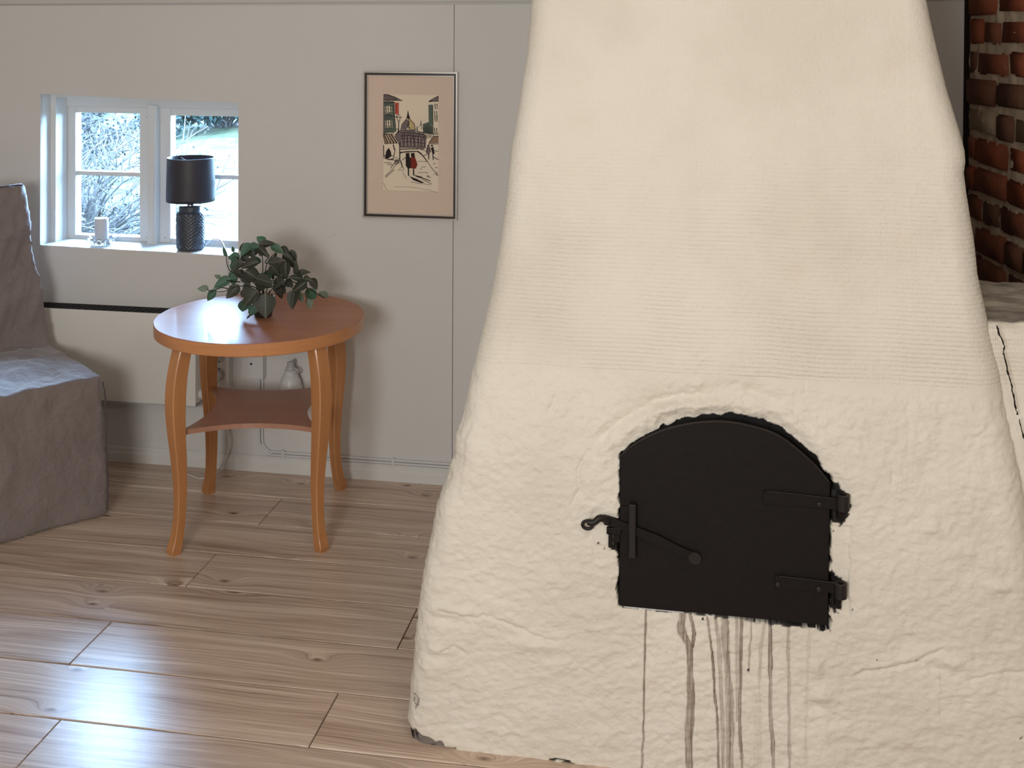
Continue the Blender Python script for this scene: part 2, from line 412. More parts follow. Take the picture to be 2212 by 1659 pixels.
# jamb linings: stepped reveal
wprism('jamb_lining', [(-2.298, .705), (-2.2752, .705), (-2.2735, 1.27), (-2.298, 1.27)], .0125, .065)
wprism('jamb_lining', [(-2.298, .705), (-2.256, .705), (-2.2545, 1.27), (-2.298, 1.27)], .065, .14)
wprism('jamb_lining', [(-1.5485, .705), (-1.527, .705), (-1.527, 1.27), (-1.5485, 1.27)], .0125, .2)
wprism('head_lining', [(-2.298, 1.2585), (-1.527, 1.2385), (-1.527, 1.274), (-2.298, 1.274)], .0125, .065)
wprism('head_lining', [(-2.298, 1.242), (-1.527, 1.224), (-1.527, 1.274), (-2.298, 1.274)], .0655, .14)
wprism('window_sill', [(-2.2748, .7285), (-1.5492, .7184), (-1.5492, .7208), (-2.2748, .7309)], -.0006, .14, 'sill_paint')
F0, F1 = .135, .195
wpart('frame_rail', -2.298, -1.527, F0, F1, 1.205, 1.272); wpart('frame_rail', -2.298, -1.527, F0, F1, .703, .727)
wpart('frame_stile', -2.298, -2.262, F0, F1, .705, 1.27); wpart('frame_stile', -1.56, -1.527, F0, F1, .705, 1.27)
wpart('centre_post', -1.936, -1.902, F0-.022, F1, .712, 1.215, bev=.004); wpart('post_bead', -1.912, -1.906, F0-.027, F0-.02, .716, 1.212, bev=.002)
def sash(xa, xb, ga, gb, zt_):
    s0, s1 = F0+.008, F1-.01
    wpart('sash_stile', xa, ga, s0, s1, .727, 1.205); wpart('sash_stile', gb, xb, s0, s1, .727, 1.205)
    wpart('sash_rail', ga, gb, s0+.0006, s1, zt_, 1.205); wpart('sash_rail', ga, gb, s0+.0006, s1, .722, .743)
    wpart('glazing_bar', ga, gb, s0+.004, s1-.004, .957, .972, bev=.002)
    g = wpart('pane', ga-.002, gb+.002, .172, .1745, .740, .960, 'glass', 0); g = wpart('pane', ga-.002, gb+.002, .172, .1745, .969, zt_+.003, 'glass', 0)
sash(-2.262, -1.936, -2.226, -1.979, 1.182)
sash(-1.902, -1.56, -1.862, -1.598, 1.178)
for x, z in ((-1.951, 1.17), (-1.951, .745), (-1.882, .745)):
    bm = bmesh.new(); tube(bm, [(x, F0+.0085, z), (x, F0+.006, z)], .0026, 8); o = bm_link('screw', bm, win, 'grey_plastic'); o.matrix_parent_inverse = Matrix.Translation((1.91, -.15, -.72))

# ------------------------------------------------------------ garden outside
t = NT('meadow_grass', .9, .1); v = t.coord()
t.color(t.mix(t.ss(t.noise(v, 2.6, 9, .75), .40, .62), (.014, .024, .011), (.043, .045, .026))); t.bump(t.noise(v, 14, 4), .6, .05); M['meadow'] = t.m
def hmap(x, y): return -.45+.035*max(0, y-2)+.10*math.sin(x*.6+y*.35)+ (0.05*(y-14) if y > 14 else 0)
vs = []; fs = []; nx, ny = 70, 60
for j in range(ny+1):
    for i in range(nx+1):
        y = .3+(j/ny)**1.6*48; x = -28+44*i/nx; vs.append((x, y, hmap(x, y)))
for j in range(ny):
    for i in range(nx): a = j*(nx+1)+i; fs.append((a, a+1, a+nx+2, a+nx+1))
gr = link('garden_ground', mesh_of(vs, fs), None, 'meadow', True); gr['kind'] = 'structure'
simple('twig_bark', (.036, .033, .030), .8, .2, var=.2)
simple('shrub_leaf', (.017, .017, .017), .8, .2, var=.35, nscale=3)
simple('hedge_leaf', (.0045, .012, .010), .8, .2, var=.5, nscale=3)
def shrub(name, label, cx, cy, rad, h, nb, leafn, lmat, lsize, seed, cat='shrub'):
    rnd = random.Random(seed); z0 = hmap(cx, cy)-.05
    root = tag(empty(name, (cx, cy, z0)), label, cat)
    bm = bmesh.new(); tips = []
    for b in range(nb):
        a = rnd.uniform(0, 6.28); ln = rnd.uniform(.6, 1); p = Vector((rnd.uniform(-.1, .1), rnd.uniform(-.1, .1), 0)); d = Vector((math.cos(a)*.5, math.sin(a)*.5, 1)).normalized(); pts = [p.copy()]
        for s in range(7):
            d = (d+Vector((rnd.uniform(-.35, .35)+math.cos(a)*.12*rad, rnd.uniform(-.35, .35)+math.sin(a)*.12*rad, rnd.uniform(-.25, .1)))).normalized()
            p = p+d*h*ln/6; p.z = max(p.z, .05); pts.append(p.copy()); 
            if s > 1: tips.append((p.copy(), d.copy()))
            if s > 1:
                for q in range(2):
                    e = (d+Vector((rnd.uniform(-1, 1), rnd.uniform(-1, 1), rnd.uniform(-.5, .7)))).normalized(); m = p+e*h*.11; k = m+(e+Vector((rnd.uniform(-.6, .6), rnd.uniform(-.6, .6), rnd.uniform(-.4, .4))))*h*.10
                    tube(bm, [p, m, k], .006, 4, .002, False); tips.append((m.copy(), e)); tips.append((k.copy(), e))
        tube(bm, pts, .016, 5, .005, False)
    br = bm_link('branches', bm, root, 'twig_bark', True); br['kind'] = 'stuff'
    V = []; Fc = []
    for k in range(leafn):
        p, d = rnd.choice(tips); c = p+Vector((rnd.gauss(0, .07), rnd.gauss(0, .07), rnd.gauss(0, .07)))*rad
        u = Vector((rnd.uniform(-1, 1), rnd.uniform(-1, 1), rnd.uniform(-1, 1))).normalized(); w = u.orthogonal().normalized()
        s = lsize*rnd.uniform(.6, 1.3); n = len(V); f = u.cross(w)*s*.12
        V += [c-u*s*.5, c+w*s*.28+f, c+u*s*.5, c-w*s*.28+f]; Fc += [(n, n+1, n+2), (n, n+2, n+3)]
    lf = link('foliage', mesh_of(V, Fc), root, lmat); lf['kind'] = 'stuff'
    return root
shrub('garden_shrub', 'bare twiggy shrub with pale branches seen through the left window panes', -4.85, 4.5, .35, 1.25, 110, 2600, 'shrub_leaf', .030, 1)
shrub('garden_shrub', 'hazy low bush on the slope behind the twiggy shrub, seen through the upper left pane', -7.6, 8.6, .8, 1.3, 40, 6500, 'shrub_leaf', .06, 2)
shrub('garden_bush', 'blue-green bush at the top of the right window pane beyond the meadow', -7.2, 12.9, 1.2, 1.3, 34, 15000, 'hedge_leaf', .10, 3, 'bush')
shrub('garden_bush', 'dark bush at the far edge of the meadow, left of the one above the lamp', -11.5, 15.5, 1.2, 1.6, 34, 12000, 'hedge_leaf', .12, 4, 'bush')

# ------------------------------------------------------------ masonry fireplace
fire = tag(empty('masonry_fireplace', (.02, -1.0, 0)), 'large white limewashed masonry fireplace with tapering hood and rough plaster, standing on the plank floor', 'fireplace')
FI = Matrix.Translation((-.02, 1.0, 0))
def fpart(o): o.parent = fire; o.matrix_parent_inverse = FI; return o
LZ = np.array([0., .008, .036, .125, .204, .301, .36, .419, .488, .557, .605, .614, .64, .687, .72, .786, .843, .957, 1.052, 1.148, 1.234, 1.438, 1.555, 2.32])
LX = np.array([-.606, -.606, -.607, -.594, -.588, -.578, -.569, -.556, -.548, -.522, -.507, -.509, -.506, -.49, -.483, -.468, -.455, -.432, -.418, -.406, -.40, -.370, -.361, -.30])-.010
RZ = np.array([0, .4, .627, .712, .841, .936, 1.015, 1.085, 1.165, 1.21, 1.232, 1.255, 1.291, 1.382, 1.483, 1.557, 2.32])
RX = np.array([.70, .642, .605, .588, .564, .544, .528, .521, .509, .504, .507, .506, .497, .472, .451, .436, .31])+.006
def Yf(z): return -1.355+np.maximum(0, z-.62)*.10
def px2x(px): return -.164+(px-1338)*.000906
def pz(px, py): return .324-(py-1320)*.00094+(px-1393)*.0001
DOOR = [(-.164, .331), (-.164, .634), (-.146, .653), (-.127, .667), (-.098, .684), (-.063, .699), (-.015, .712), (.038, .718), (.09, .713), (.146, .697), (.199, .659), (.228, .631), (.246, .608), (.244, .328)]
OPENING = [(-.1665, .329), (-.1665, .634), (-.147, .6545), (-.127, .669), (-.098, .6855), (-.063, .701), (-.015, .7155), (.038, .7255), (.09, .7225), (.148, .707), (.203, .668), (.236, .633), (.251, .606), (.249, .560), (.248, .33), (.246, .318), (.20, .318), (.10, .3225)]
def _arch(P, i0, i1):
    a = [(v.x, v.z) for v in smooth_path([(x, 0, z) for x, z in P[i0:i1+1]], 3)]
    return P[:i0]+a+P[i1+1:]
DOOR = _arch(DOOR, 1, 12); OPENING = _arch(OPENING, 1, 12)
def poly_sd(px, pz_, poly):
    d = np.full(px.shape, 1e9); ins = np.zeros(px.shape, bool); n = len(poly)
    for i in range(n):
        ax, az = poly[i]; bx, bz = poly[(i+1) % n]; ex, ez = bx-ax, bz-az
        t = np.clip(((px-ax)*ex+(pz_-az)*ez)/(ex*ex+ez*ez), 0, 1)
        d = np.minimum(d, np.hypot(px-ax-t*ex, pz_-az-t*ez))
        c = ((az > pz_) != (bz > pz_)) & (px < (bx-ax)*(pz_-az)/(bz-az+1e-12)+ax); ins ^= c
    return np.where(ins, -d, d)
def hood_mesh():
    zr = np.concatenate([np.arange(0, 1.66, .0026), np.linspace(1.68, 2.30, 20)])
    R = .055; xa, xb = -.27, .36
    side = np.linspace(0, 1, 14)[:-1]
    frl = np.linspace(0, 1, 80)[:-1]; arc = np.linspace(0, 1, 18)[:-1]
    midc = np.unique(np.concatenate([np.arange(xa, -.13, .0026), np.arange(-.13, .20, .0015), np.arange(.20, xb, .0026), [xb]]))
    frr = np.linspace(0, 1, 90)[1:]
    nz = len(zr); xl = np.interp(zr, LZ, LX)[:, None]; xr = np.interp(zr, RZ, RX)[:, None]; yf = Yf(zr)[:, None]
    X = []; Y = []; NX = []; NY = []
    def add(x, y, nx, ny):
        x, y, nx, ny = np.broadcast_arrays(x, y, nx, ny); X.append(x); Y.append(y); NX.append(nx); NY.append(ny)
    o1 = np.ones((nz, 1))
    s = side[None]; add(xl+0*s, -.02+(yf+R+.02)*s, -1*o1+0*s, 0*s+0*o1)
    a = (arc*math.pi/2)[None]; add(xl+R-R*np.cos(a), yf+R-R*np.sin(a), -np.cos(a)*o1, -np.sin(a)*o1)
    s = frl[None]; add(xl+R+(xa-xl-R)*s, yf+0*s, 0*s+0*o1, -1+0*s+0*o1)
    s = midc[None]; add(s+0*o1, yf+0*s, 0*s+0*o1, -1+0*s+0*o1)
    s = frr[None]; add(xb+(xr-R-xb)*s, yf+0*s, 0*s+0*o1, -1+0*s+0*o1)
    a = (np.linspace(0, 1, 18)[1:]*math.pi/2)[None]; add(xr-R+R*np.sin(a), yf+R-R*np.cos(a), np.sin(a)*o1, -np.cos(a)*o1)
    s = np.linspace(0, 1, 14)[1:][None]; add(xr+0*s, yf+R+(-.02-yf-R)*s, 1*o1+0*s, 0*s+0*o1)
    X = np.concatenate(X, 1); Y = np.concatenate(Y, 1); NX = np.concatenate(NX, 1); NY = np.concatenate(NY, 1)
    Z = np.broadcast_to(zr[:, None], X.shape).copy()
    # arc-length-like coordinate for noise
    U = X+ (Y-Yf(Z))*.9*np.sign(X-.02)
    low = 1-sstep(Z, .77, .80)                          # rough plaster below the woven covering
    D = .006*fbm(U*3.2+5, Z*3.2, 3)*(.5+.5*low)
    D += low*(.0034*fbm(U*14, Z*17+3, 5, .6)+.0011*ridged(U*34+.6*Z, Z*50+8, 3)*sstep(fbm(U*5+3, Z*5+9, 2), -.35, .4)+.0016*fbm(U*75, Z*100, 2)+.0011*ridged(U*48+3, Z*52, 3))
    D += (1-low)*(.0012*fbm(U*12, Z*9, 3)+.0004*fbm(U*160, Z*160, 2))
    # trowel strokes slanting down at the foot
    foot = (1-sstep(Z, .30, .50)); D += foot*.0020*ridged((U*9+Z*6), (Z*38-U*9+4), 4)
    # joint edge of the covering
    jz = .804+.004*vnoise(U*9, U*0)+.012*sstep(U, .0, .35); D += .0010*sstep(Z, jz-.0015, jz+.0015)
    # vertical edge of the covering strip near the right side and left corner
    D += .0008*sstep(X, .395-.0*Z, .399)*sstep(Z, .3, .7)
    sd = poly_sd(X+.004*vnoise(X*60, Z*60), Z+.004*vnoise(X*60+50, Z*60+7), OPENING)
    front = (NY < -.9)
    dd = np.maximum(sd, 0)
    arch = np.maximum(0, sstep(Z, .55, .66))
    D += front*(-.006*np.exp(-(dd/.014)**2)*(.3+.9*arch))
    ang = np.arctan2(Z-.50, X-.04)
    D += front*arch*(-.0+.0042*ridged(ang*3.2+2, dd*34+.8*vnoise(ang*9, dd*9), 3)*np.exp(-(dd/.10)**2)*sstep(dd, .006, .03))
    D += front*(-.004*np.exp(-((dd-.052)/.012)**2)*arch*sstep(vnoise(ang*2.6+4.2, dd*0+2), -.3, .5))
    D += front*(.003*np.exp(-((dd-.032)/.012)**2)*arch*sstep(vnoise(ang*4+1, dd*0+5), -.4, .4))
    # local lumps and cracks seen in the photo (x, z, rx, rz, amp)
    for (x0, z0, rx, rz, am) in ((.225, .245, .012, .02, .008), (.235, .19, .02, .016, .009), (.222, .165, .012, .01, -.008), (.258, .030, .03, .03, .010), (.27, .045, .03, .012, -.006), (.475, .275, .022, .014, .007), (.46, .262, .03, .01, -.005), (-.52, .27, .05, .010, -.006), (-.50, .285, .05, .014, .005), (-.33, .235, .05, .01, .005), (.56, .43, .025, .012, .008), (.545, .47, .02, .018, .006), (.40, .31, .02, .01, -.004), (-.48, .60, .03, .07, .004), (-.50, .565, .012, .05, -.005), (.44, .535, .02, .02, .006), (.50, .49, .03, .015, .005), (-.275, .40, .01, .03, .004), (.43, .64, .015, .02, -.003), (.365, .63, .004, .015, -.004), (-.536, .19, .03, .012, -.004), (-.545, .205, .02, .012, .004), (.60, .20, .02, .02, .006)):
        D += front*am*np.exp(-((X-x0)/rx)**2-((Z-z0)/rz)**2)
    # long diagonal scratch creases: polyline (x,z)
    def crease(pts, w, am):
        nonlocal D
        d = np.full(X.shape, 1e9)
        for (ax, az), (bx, bz) in zip(pts, pts[1:]):
            ex, ez = bx-ax, bz-az; t = np.clip(((X-ax)*ex+(Z-az)*ez)/(ex*ex+ez*ez), 0, 1)
            d = np.minimum(d, np.hypot(X-ax-t*ex, Z-az-t*ez+.0025*vnoise(X*90, Z*90)))
        D = D+front*am*np.exp(-(d/w)**2)
    crease([(.30, .235), (.37, .255), (.42, .275), (.46, .30)], .0035, -.004); crease([(.30, .245), (.37, .265), (.42, .287)], .006, .003)
    crease([(.51, .245), (.56, .262), (.62, .27)], .003, -.004); crease([(-.535, .288), (-.48, .278), (-.43, .285), (-.36, .262), (-.30, .245)], .004, -.0045)
    crease([(-.40, .81), (-.397, .83), (-.392, .86)], .002, -.003); crease([(-.235, .63), (-.25, .60), (-.245, .56), (-.262, .53)], .004, -.004)
    crease([(-.30, .74), (-.31, .71)], .004, -.003); crease([(-.215, .52), (-.222, .47), (-.21, .42)], .006, -.003)
    crease([(-.53, .20), (-.505, .213), (-.485, .205)], .003, -.004)
    # shaded trowel hollows above the arch (left shoulder)
    crease([(-.20, .665), (-.15, .705), (-.11, .720)], .012, -.007); crease([(-.10, .742), (-.04, .758), (.03, .764)], .009, -.006); crease([(.09, .775), (.17, .75), (.22, .70)], .012, -.003)
    crease([(-.13, .71), (-.06, .737), (.04, .75)], .008, .005)
    # patch to the right of the door, between hinges
    patch = (X > .25) & (X < .285+.003*vnoise(Z*40, Z*0)) & (Z > .345) & (Z < .524); D = np.where(front & patch, -.010+.001*fbm(X*60, Z*60, 2), D)
    # ragged edge: opening sunk behind the door
    hinge = [[(.24, .612), (.262, .606), (.276, .592), (.286, .585), (.288, .565), (.278, .54), (.276, .53), (.268, .520), (.258, .526), (.246, .53)], [(.24, .44), (.256, .43), (.276, .412), (.274, .375), (.262, .345), (.256, .358), (.244, .362)]]
    hs = np.minimum(*[poly_sd(X+.005*vnoise(X*110, Z*110), Z+.005*vnoise(X*110+9, Z*110), h) for h in hinge])
    ls = poly_sd(X+.004*vnoise(X*110, Z*110), Z, [(-.175, .47), (-.181, .445), (-.170, .44), (-.165, .42), (-.16, .42), (-.16, .53), (-.167, .525)])
    hole = sd < 0
    D = np.where(front & hole, -.030, D)
    edge = np.minimum(np.minimum(sd, hs), ls)+.0012*vnoise(X*300, Z*300)
    black = front*(1-sstep(edge, -.0005, .0012))
    topright = front*(1-sstep(sd+.003*vnoise(X*120, Z*120+3), .001, .004))*sstep(X, -.03, .06)*sstep(Z, .6, .64)
    botright = front*(1-sstep(sd+.004*vnoise(X*140, Z*140+3), .0015, .004))*sstep(X, .02, .18)*(Z < .36)
    topleft = front*(1-sstep(sd+.002*vnoise(X*140, Z*140+3), .0, .0018))
    black = np.maximum.reduce([black, topright, botright, topleft*.9])
    # spatters
    for (px, py, r) in ((1290, 1168, 2.5), (1304, 1181, 1.8), (1522, 1340, 3), (1549, 1339, 2.5), (1598, 1338, 3), (1620, 1341, 2.5), (1752, 1358, 1.5), (1840, 1327, 2), (1893, 1433, 1.2), (1974, 1432, 1.8), (2186, 1595, 2.2), (1621, 1451, 3.5), (1800, 1165, 3), (1830, 1280, 2), (1432, 1318, 2)):
        x0, z0 = px2x(px), pz(px, py); r *= .00095
        black = np.maximum(black, front*(1-sstep(np.hypot(X-x0, (Z-z0)*.8)+.001*vnoise(X*400, Z*400), r*.5, r)))
    # chips in the plaster foot, dark
    for (px, py, rx, rz) in ((1139, 1637, 12, 3.5), (1186, 1628, 7, 3.5), (1218, 1633, 12, 4), (1204, 1626, 20, 1.5)):
        x0, z0 = px2x(px)+.004, pz(px, py)-.012; q = np.hypot((X-x0)/(rx*.00095), (Z-z0)/(rz*.00095))+.5*vnoise(X*230, Z*230)
        black = np.maximum(black, front*(1-sstep(q, .8, 1.1))*.95); D = np.where(front & (q < 1), D-.004, D)
    # brown tar runs below the door
    brown = np.zeros_like(X)
    def run(pts, w, st, edge_dark=.25):
        nonlocal brown, black
        P = sorted([(pz(a, b), px2x(a)) for a, b in pts]); zz = [a for a, _ in P]; xx = [b for _, b in P]
        cx = np.interp(Z, zz, xx)+.0009*vnoise(Z*45, Z*0+w)+.0004*vnoise(Z*150, Z*0+3*w)
        ww = w*.00050*(1+.25*vnoise(Z*38, Z*0+w*7))
        d = np.abs(X-cx); m = front*(1-sstep(d, ww*.75, ww*1.2))*(Z > zz[0]-.001)*(Z < zz[-1]+.001)
        brown = np.maximum(brown, m*st*(.8+.3*vnoise(X*500, Z*25+w)))
        if edge_dark: 
            e = front*np.exp(-((X-cx-ww*.8)/.0007)**2)*(Z > zz[0])*(Z < zz[-1])*edge_dark*sstep(vnoise(Z*30, Z*0+w*3), -.4, .4); black = np.maximum(black, e)
    run([(1397, 1316), (1395, 1400), (1394, 1500), (1393, 1580), (1391, 1670)], 4.5, .85, .5)
    run([(1479, 1322), (1473, 1352), (1478, 1372), (1493, 1395), (1495, 1450), (1497, 1520), (1493, 1580), (1495, 1670)], 15, .85, .55)
    run([(1493, 1328), (1499, 1350), (1503, 1370), (1499, 1400)], 8, .9, .8)
    run([(1531, 1335), (1540, 1392), (1546, 1470), (1552, 1530), (1556, 1580), (1559, 1670)], 5, .85, .85)
    run([(1549, 1336), (1558, 1400), (1563, 1500), (1567, 1580), (1568, 1670)], 8, .55, .15)
    run([(1568, 1340), (1572, 1400), (1580, 1500), (1582, 1580), (1583, 1670)], 15, .55, .3)
    run([(1576, 1345), (1575, 1430), (1581, 1520), (1583, 1670)], 5, .9, .5)
    run([(1595, 1337), (1597, 1420), (1598, 1500), (1600, 1560)], 8, .45, .1)
    run([(1605, 1338), (1605, 1450), (1603, 1550), (1605, 1600), (1611, 1670)], 6, .8, .7)
    run([(1627, 1343), (1624, 1400), (1622, 1450)], 4, .5, .3)
    run([(1654, 1350), (1648, 1400), (1645, 1470)], 6, .4, .1); run([(1645, 1470), (1644, 1580)], 4, .2, 0)
    run([(1667, 1348), (1668, 1440), (1669, 1550), (1674, 1600), (1677, 1670)], 8, .85, .75)
    run([(1705, 1355), (1708, 1480), (1711, 1670)], 6, .55, .15); run([(1750, 1360), (1746, 1480), (1745, 1650)], 7, .16, 0); run([(1642, 1500), (1643, 1670)], 16, .14, 0)
    run([(2020, 1460), (2022, 1575)], 3, .22, 0)
    # grey unpainted chips at the left foot
    grey = front*0.; q = np.hypot((X+.590)/.006, (Z-.088)/.013)+.35*vnoise(X*160, Z*160); lm = (X < -.5)
    grey = lm*np.clip((1-sstep(np.abs(q-1), .12, .3))*.9+(q < .9)*.25, 0, 1)
    ft = (X < -.50)*(1-sstep(Z-.026*np.clip((-.50-X)/.1, 0, 1)+.005*vnoise(U*90, Z*90), -.002, .003)); grey = np.maximum(grey, ft)
    black = np.maximum(black, ft*sstep(vnoise(U*60, Z*120), .1, .5)*.8+ft*(X < -.60)*.9); D = D-ft*.006
    # notch profile of the foot edge
    Xo = X+NX*D; Yo = Y+NY*D
    nr, nc = X.shape; co = np.stack([Xo, Yo, Z], -1).reshape(-1, 3).astype(np.float32)
    idx = np.arange(nr*nc).reshape(nr, nc); q = np.stack([idx[:-1, :-1], idx[:-1, 1:], idx[1:, 1:], idx[1:, :-1]], -1).reshape(-1, 4)
    me = bpy.data.meshes.new('plaster_hood'); me.vertices.add(len(co)); me.vertices.foreach_set('co', co.ravel())
    me.loops.add(q.size); me.loops.foreach_set('vertex_index', q.ravel().astype(np.int32))
    me.polygons.add(len(q)); me.polygons.foreach_set('loop_start', (np.arange(len(q))*4).astype(np.int32)); me.polygons.foreach_set('use_smooth', np.ones(len(q), bool))
    me.update(calc_edges=True); me.validate()
    ca = me.color_attributes.new('Paint', 'FLOAT_COLOR', 'POINT')
    col = np.stack([np.clip(black, 0, 1), np.clip(brown, 0, 1), np.clip(grey, 0, 1), np.ones_like(X)], -1).astype(np.float32)
    ca.data.foreach_set('color', col.ravel())
    return link('plaster_hood', me, None, 'plaster')
hood = fpart(hood_mesh())

# fire door ----------------------------------------------------
YD = -1.3575      # face plane of the door
def iron(name, bm, parent, mat='black_iron', smooth=False):
    o = bm_link(name, bm, parent, mat, smooth); return o
bm = bmesh.new(); prism(bm, DOOR, YD, YD+.008)
es = [e for e in bm.edges if abs(e.verts[0].co.y-YD) < 1e-5 and abs(e.verts[1].co.y-YD) < 1e-5]
bmesh.ops.bevel(bm, geom=es, offset=.0016, segments=2, affect='EDGES')
door = iron('fire_door', bm, None); fpart(door); door['label'] = 'black iron arched fire door'
# raised rim along the arch
bm = bmesh.new(); tube(bm, [(x, YD+.001, z-.0015) for x, z in DOOR[1:-1]], .0022, 6); iron('door_rim', bm, door, 'iron_highlight', True)
def strap(xa, za, xb, zb, h, rivets):
    bm = bmesh.new(); poly = [(xa, za-h/2), (xb, zb-h/2*.8), (xb, zb+h/2*.8), (xa, za+h/2)]
    prism(bm, poly, YD-.0045, YD+.001); bmesh.ops.bevel(bm, geom=list(bm.edges), offset=.001, segments=1, affect='EDGES')
    o = iron('hinge_strap', bm, door)
    for x, z in rivets:
        bm = bmesh.new(); bmesh.ops.create_icosphere(bm, subdivisions=2, radius=.0065)
        for v in bm.verts: v.co = Vector((v.co.x*1.0+x, v.co.y*.5+YD-.0045, v.co.z+z))
        iron('rivet', bm, door, 'iron_highlight', True)
    bm = bmesh.new(); tube(bm, smooth_path([(xa+.006, YD-.005, za+h/2), ((xa+xb)/2, YD-.0055, (za+zb)/2+h/2-.0005), (xb, YD-.006, zb+h/2*.8)], 5), .0013, 6); iron('strap_edge', bm, door, 'iron_highlight', True)
strap(.118, .573, .262, .570, .027, [(.226, .567)])
strap(.142, .407, .264, .405, .026, [(.148, .402), (.226, .400)])
def knuckle(x, z0, z1, r):
    bm = bmesh.new(); n = 20
    rings = [(r*.55, z1-.012), (r*.55, z1), (r, z1), (r, z0), (0, z0)]
    prev = None
    for rr, z in rings:
        cur = [bm.verts.new((x+rr*math.cos(6.2832*k/n), YD-.004+rr*math.sin(6.2832*k/n), z)) for k in range(n)] if rr else [bm.verts.new((x, YD-.004, z))]
        if prev:
            for k in range(n):
                if len(cur) == 1: bm.faces.new((prev[k], prev[(k+1) % n], cur[0]))
                else: bm.faces.new((prev[k], prev[(k+1) % n], cur[(k+1) % n], cur[k]))
        prev = cur
    iron('hinge_knuckle', bm, door, 'iron_highlight', False)
    bm = bmesh.new(); tube(bm, [(x-.003, YD+.004, z0+.002), (x-.004, YD+.006, z0-.018), (x-.001, YD+.008, z0-.026)], r*.72, 8, r*.4); iron('hinge_pintle', bm, door)
knuckle(.270, .560, .590, .0130); knuckle(.267, .388, .416, .0125)
# latch: lever, keeper, pivot, wall catch
bm = bmesh.new()
pts = [(-.196, .506), (-.165, .499), (-.13, .488), (-.085, .474), (-.045, .456), (-.010, .444)]
top = [(x, z+.009) for x, z in pts]; bot = [(x, z-.009) for x, z in pts]; poly = bot+top[::-1]
prism(bm, poly, YD-.009, YD-.001); bmesh.ops.bevel(bm, geom=list(bm.edges), offset=.001, segments=1, affect='EDGES'); lev = iron('latch_lever', bm, door)
bm = bmesh.new(); tube(bm, smooth_path([(-.185, YD-.004, .503), (-.203, YD-.012, .511), (-.215, YD-.016, .503), (-.228, YD-.016, .503)], 4), .0075, 10, .006)
tube(bm, [(-.228+.010*math.cos(a), YD-.016, .497+.008*math.sin(a)) for a in [k*2*math.pi/14 for k in range(15)]], .0036, 8); iron('lever_handle', bm, door, 'iron_highlight', True)
bm = bmesh.new(); box(bm, -.145, -.131, YD-.018, YD-.007, .437, .545, .0015); box(bm, -.1445, -.1315, YD-.0172, YD+.001, .4376, .449); box(bm, -.1445, -.1315, YD-.0172, YD+.001, .533, .5444); iron('latch_keeper', bm, door, 'iron_highlight')
bm = bmesh.new(); box(bm, -.163, -.146, YD-.004, YD+.001, .44, .535, .001); iron('keeper_plate', bm, door)
bm = bmesh.new(); tube(bm, [(-.014, YD-.001, .444), (-.014, YD-.011, .444)], .0125, 16); iron('lever_pivot', bm, door, 'iron_highlight')
bm = bmesh.new(); box(bm, -.190, -.160, YD-.010, YD-.002, .478, .492, .002); box(bm, -.186, -.178, YD-.014, YD-.004, .453, .480, .002); box(bm, -.176, -.163, YD-.008, YD+.004, .462, .482, .002); iron('latch_catch', bm, door)
# thin white line along the left part of the door's lower rim
bm = bmesh.new(); tube(bm, [(-.155, YD+.003, .3285), (-.10, YD+.003, .3280), (-.035, YD+.003, .3275)], .0011, 6); iron('lower_rim', bm, door, 'white_plastic')

# ledge to the right of the hood
def ledge():
    nx_, nz_, nt = 60, 90, 44
    x0, x1 = .50, 1.30; yf, yb = -1.30, -.88; zt_ = .922
    V = []; U = []
    path = [(yf, z) for z in np.linspace(0, zt_-.03, nz_)]+[(yf+.03-.03*math.cos(a), zt_-.03+.03*math.sin(a)) for a in np.linspace(.1, math.pi/2, 8)]+[(y, zt_) for y in np.linspace(yf+.04, yb-.03, nt)]+[(yb-.03+.03*math.sin(a), zt_-.03+.03*math.cos(a)) for a in np.linspace(.2, math.pi/2, 6)]+[(yb, z) for z in np.linspace(zt_-.1, 0, 8)]
    P = np.array(path); L = np.concatenate([[0], np.cumsum(np.hypot(*(P[1:]-P[:-1]).T))])
    xs = np.linspace(x0, x1, nx_*2)
    XX, LL = np.meshgrid(xs, L); n = len(P)
    dy = np.gradient(P[:, 0]); dz = np.gradient(P[:, 1]); ln = np.hypot(dy, dz)+1e-9; ny = -dz/ln; nzv = dy/ln
    D = .010*fbm(XX*5+3, LL*5, 3)+.005*fbm(XX*22, LL*22, 3)+.002*ridged(XX*30, LL*60, 2)
    D += .012*sstep(XX, .64, .70)*(LL < .9)
    Yv = P[:, 0][:, None]+ny[:, None]*D; Zv = P[:, 1][:, None]+nzv[:, None]*D
    co = np.stack([XX, Yv, Zv], -1).reshape(-1, 3); m = len(xs); fs = []
    for i in range(n-1):
        for j in range(m-1): a = i*m+j; fs.append((a, a+1, a+m+1, a+m))
    me = mesh_of(co.tolist(), fs); ca = me.color_attributes.new('Paint', 'FLOAT_COLOR', 'POINT')
    top = sstep(Zv, zt_-.03, zt_-.005)*(P[:, 0][:, None] > yf+.02)
    g = top*np.clip(.55+.5*fbm(XX*14, LL*30, 3), 0, 1)
    col = np.stack([XX*0, XX*0, g, XX*0+1], -1).astype(np.float32); ca.data.foreach_set('color', col.ravel())
    o = link('hearth_ledge', me, None, 'plaster', True); fpart(o)
ledge()
